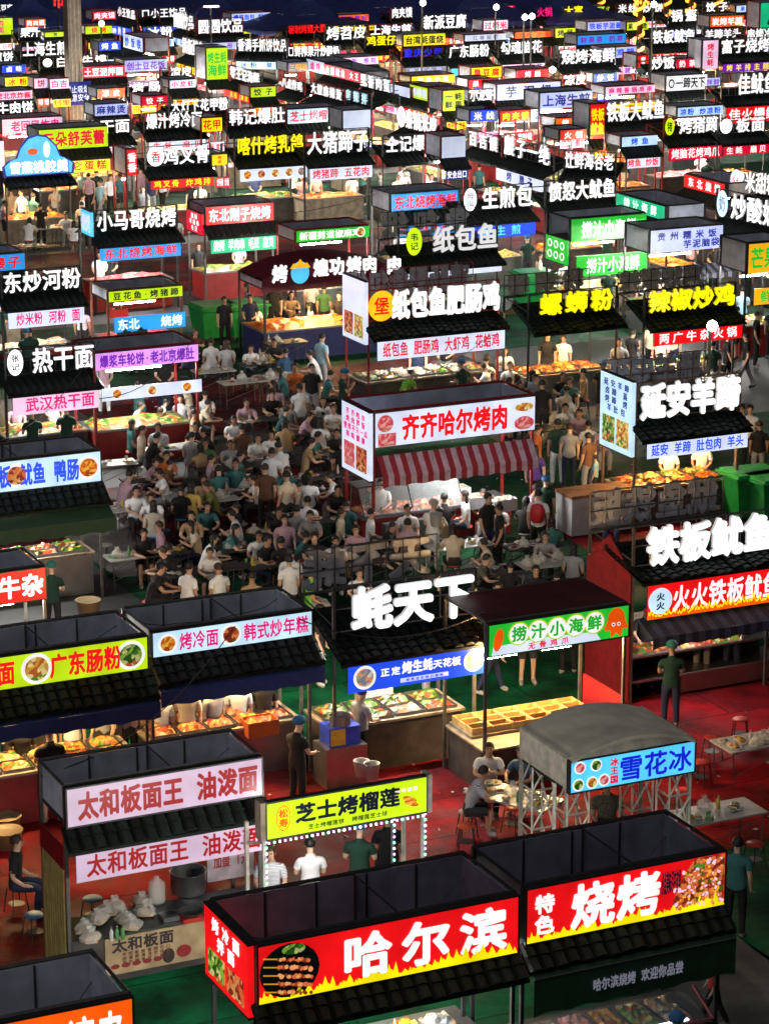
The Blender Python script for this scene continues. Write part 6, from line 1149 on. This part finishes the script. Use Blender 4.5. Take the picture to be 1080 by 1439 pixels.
def tree(px, py, h, cr, lab, lights=True):
    q = ray(px, py, 0); T = thing('street_tree', lab, 'tree', (q.x, q.y, 0), 0, 'trees beyond the stalls'); r = random.Random(int(px)); segs = MB(); segs.bar((0, 0, 0), (.1, 0, h * .55), .22, 7, .14); tips = []
    for i in range(6): a = i * 1.05 + r.random(); e = (math.cos(a) * cr * .55, math.sin(a) * cr * .55, h * r.uniform(.7, .95)); segs.bar((.1, 0, h * .5), e, .09, 5, .03); tips.append(e)
    segs.build('trunk', M_BARK, T); b = MB()
    for i in range(900):
        e = r.choice(tips + [(0, 0, h * .85)]); c = Vector(e) + Vector((r.gauss(0, cr * .3), r.gauss(0, cr * .3), r.gauss(0, h * .11))); s_ = r.uniform(.12, .28); u = Vector((r.gauss(0, 1), r.gauss(0, 1), r.gauss(0, 1))).normalized() * s_; v = u.orthogonal().normalized() * s_ * .6; b.poly([tuple(c - u), tuple(c + v), tuple(c + u), tuple(c - v)])
    b.build('crown', LEAF, T, color=(.025, .06, .02))
    if lights:
        b = MB()
        for i in range(170):
            if i < 80: a = i * .5; z = .3 + i * h * .55 / 80; c = (math.cos(a) * .28, math.sin(a) * .28, z)
            else: e = r.choice(tips); f = r.random(); c = (e[0] * f + r.gauss(0, .15), e[1] * f + r.gauss(0, .15), h * .5 + (e[2] - h * .5) * f - r.random() * .6)
            b.box(c[0] - .06, c[0] + .06, c[1] - .06, c[1] + .06, c[2] - .09, c[2] + .09)
        o = b.build('string_lights', M_STRING, T); o['kind'] = 'stuff'
for a in ((895, 112, 9, 3.4, 'tree wound with amber lights beside the squid letters'), (968, 60, 8, 3, 'string-lit tree above the two white letters'), (1005, 78, 9, 3, 'string-lit tree over the orange-red board'), (842, 36, 8, 3, 'amber-lit tree over the lavender board'), (935, 40, 9, 3.5, 'dense string-lit tree at the top edge')): tree(*a)
for a in ((770, 34, 9, 3.6, 'dark tree behind magenta neon letters'), (1050, 30, 9, 4, 'dark tree at the corner beyond lamb head letters'), (30, 8, 8, 3.5, 'dark tree past the first marquees')): tree(*a, lights=False)
M_BULB = emis('white', 12.0, True, False)
def street_lamp(px, py, h, lab, globe=False):
    q = ray(px, py, h); T = thing('street_lamp', lab, 'street lamp', (q.x, q.y, 0), YAW, 'street lamps over the market'); tubes('pole', M_METAL, T, [((0, .1, 0), (0, .1, h))], .05)
    b = MB()
    if globe: b.lathe([(.02, -.16), (.12, -.1), (.16, 0), (.12, .1), (.02, .16)], 14)
    else: b.box(-.4, .4, -.05, .05, -.03, .03)
    b.build('lamp_head', M_BULB, T, (0, 0, h), 0, True)
for a in ((776, 98, 3.2, 'round white globe lamp beside barbecue seafood letters', True), (297, 9, 5.5, 'white bar lamp on a pole among the marquees', False), (594, 4, 6, 'bright lamp over the tofu letters', True), (697, 10, 5, 'bright twin lamp behind the beige shed', True), (737, 24, 5, 'small lamp at the foot of magenta neon', True), (918, 6, 6, 'white lamp between string-lit trees', True), (143, 33, 4, 'small lamp between the marquees', True), (747, 23, 5, 'second small lamp by the neon', True), (1000, 458, 2.6, 'bare bulb over green tub beside chilli chicken stall', True)):
    street_lamp(*a)
for px, py, w_, c in ((560, 14, 6, 'white'),): pass
for i, (ax, ay, bx2, by2) in enumerate(((140, 560, 277, 470), (500, 540, 690, 470), (420, 870, 680, 860), (860, 500, 1040, 520), (90, 1080, 330, 880), (300, 300, 560, 260), (640, 1180, 760, 1000), (0, 620, 140, 480))):
    if i == 6: continue
    pa, pb2 = ray(ax, ay, 3.4), ray(bx2, by2, 3.3); b = MB(); L = [pa.lerp(pb2, k / 10) - Vector((0, 0, 1.6 * (k / 10) * (1 - k / 10))) for k in range(11)]
    for p_, q_ in zip(L, L[1:]): b.bar(p_, q_, .011)
    tag(b.build('power_cable', M_DARK), 'black power cable sagging from ' + ['wheel cake stall to the noodle letters', 'paper-wrapped fish stall', 'oyster stall to the seafood stall', 'chilli chicken stall', 'board noodle stall upward', 'skewer stall to the seafood sign', 'barbecue stall to ice stall', 'left squid stall'][i], 'cable', 'cables over the stalls')
# drop whatever of the crowd, stools and clutter nothing of can be seen
bpy.context.view_layer.update(); dg = bpy.context.evaluated_depsgraph_get(); cw = Vector((0, 0, CAM_H)); gone = set()
def visible(o, offs):
    for z in offs:
        for sx in (-.1, 0, .1):
            q = o.location + Vector((sx, 0, z)); a = proj(q)
            if not (-4 < a[0] < 1084 and -4 < a[1] < 1443): continue
            d = q - cw; org = cw.copy()
            for _ in range(3):
                hit, loc, nrm, idx, ob, mt = S.ray_cast(dg, org, d.normalized(), distance=(q - org).length + .5)
                if not hit: return True
                top_ = ob
                while top_.parent: top_ = top_.parent
                if top_ == o or (loc - q).length < .12: return True
                if ob.name.startswith(('case_glass', 'curved_glass', 'letter_frame', 'plastic_bag')): org = loc + d.normalized() * .01; continue
                break
    return False
def drop(o):
    for c in list(o.children):
        for c2 in list(c.children): bpy.data.objects.remove(c2)
        bpy.data.objects.remove(c)
    THINGS.remove(o); bpy.data.objects.remove(o)
hid = [e for e in PEOPLE if not visible(e[0], (1.15, .95, .6, 1.55) if e[1].startswith('sit') else (1.55, 1.2, .9, .5))]
for e in hid: PEOPLE.remove(e); drop(e[0])
hid = [e for e in STOOLS if not visible(e[0], (.45, .3, .15))]
for e in hid: STOOLS.remove(e); drop(e[0])
hid = [e for e in CL if not visible(e[0], (.04, .1))]
for e in hid: CL.remove(e); drop(e[0])
print('people', len(PEOPLE), 'stools', len(STOOLS), 'tables', len(TABLES), 'clutter', len(CL), 'stalls', len(STALLS))
# ------------------------------------------------------------------ labels that single things out
def landmark(o, pool):
    a = proj(o.location)
    return min(pool, key=lambda s: (proj((s['p'].x, s['p'].y, 1.5))[0] - a[0]) ** 2 + 2.2 * (proj((s['p'].x, s['p'].y, 1.5))[1] - a[1]) ** 2)
SHORT = {}
for s in STALLS:
    d = s['d'].replace('stall: ', ''); d = d.split(' over ')[0].split(' above ')[0].split(' beside ')[0].split(' under ')[0]
    SHORT[id(s)] = ' '.join((d if 'stall' in d or 'hut' in d or 'shed' in d else 'stall with ' + d).replace('stall of ', 'stall of ').split()[:8])
POSE = dict(stand='standing', walk='walking', stand_work='standing and reaching forward', stand_phone='standing with raised hands', stand_bend='bending forward', sit='sitting', sit_eat='sitting and eating', sit_lean='leaning over a table')
TURN = dict(c='facing the camera', a='seen from behind', l='in profile', r='in profile', cl='half turned', cr='half turned', al='turned away', ar='turned away')
SHC = dict(cream='cream', cookgreen='dark green', sky='light blue', stripe='striped', camo='patterned grey')
groups = {}
for o, kd, sh, hair, cap, fc in PEOPLE:
    what = ('child' if o.scale[0] < .8 else 'person') + (' with long hair' if hair == 'long' else '') + f' in {SHC.get(sh, sh)} shirt' + (f' and {cap} cap' if cap else '')
    groups.setdefault((f'{what}, {POSE[kd]}', id(landmark(o, STALLS))), []).append((o, fc))
def ordinal(i, n): return ['nearest', 'second nearest', 'third nearest', 'fourth nearest', 'fifth nearest', 'sixth nearest', 'seventh nearest', 'eighth nearest', 'ninth nearest', 'tenth nearest', 'eleventh nearest', 'twelfth nearest', 'thirteenth nearest', 'fourteenth nearest', 'fifteenth nearest', 'sixteenth nearest', 'seventeenth nearest', 'eighteenth nearest', 'nineteenth nearest', 'twentieth nearest', 'farthest'][min(i, 20)] if n > 1 else 'alone'
def near_phrase(k, n=6):
    s = next(s for s in STALLS if id(s) == k); ww = SHORT[k].replace('stall with ', '').replace('stall of ', '').split()
    while ww and ww[-1] in ('of', 'with', 'and', 'in', 'a', 'the', 'for', 'to', 'facing', 'by', 'red', 'two'): ww.pop()
    return ' '.join(ww[:n])
for (wd, k), L in groups.items():
    L.sort(key=lambda e: e[0].location.length)
    for i, (o, fc) in enumerate(L):
        a = wd.replace('person', 'person', 1).replace(', standing and reaching forward', ' reaching forward').replace(', standing with raised hands', ' raising hands').replace(', ', ' ')
        lab = f"{a} near {near_phrase(k, min(5, 16 - len(a.split()) - 1 - (2 if len(L) > 1 else 0)))}" + (f', {ordinal(i, 2)}' if len(L) > 1 else '')
        o['label'] = ' '.join(lab.split()[:16]); o['group'] = 'people eating and walking in the market'
def relabel(items, fmt):
    g = {}
    for o, nm in items: g.setdefault((nm, id(landmark(o, STALLS))), []).append(o)
    for (nm, k), L in g.items():
        L.sort(key=lambda o: o.location.length)
        for i, o in enumerate(L): o['label'] = ' '.join((fmt.format(nm) + ' near ' + near_phrase(k, 5) + (', ' + ordinal(i, 2) if len(L) > 1 else '')).split()[:16])
relabel(STOOLS, '{} round stool on wire legs')
relabel([(o, 'dark' if d else 'pale') for o, d, n in TABLES], '{} folding dining table')
def tlab(o): return min(TABLES, key=lambda t: (t[0].location - o.location).length)[0]
g = {}
for o, k, nm in CL: g.setdefault((k, nm, tlab(o)), []).append(o)
for (k, nm, t), L in g.items():
    tl = t['label'].replace('folding dining ', '')
    for i, o in enumerate(sorted(L, key=lambda o: o.location.length)): o['label'] = ' '.join((f"{nm} {k.replace('_', ' ')} on " + tl + (f', {ordinal(i, 2)}' if len(L) > 1 else '')).split()[:16])
for i, o in enumerate([o for o in THINGS if o.get('group') == 'bags of noodles']): o['label'] = 'clear bag of noodles on the board noodle counter, ' + ordinal(i, 2) + ' in its heap'
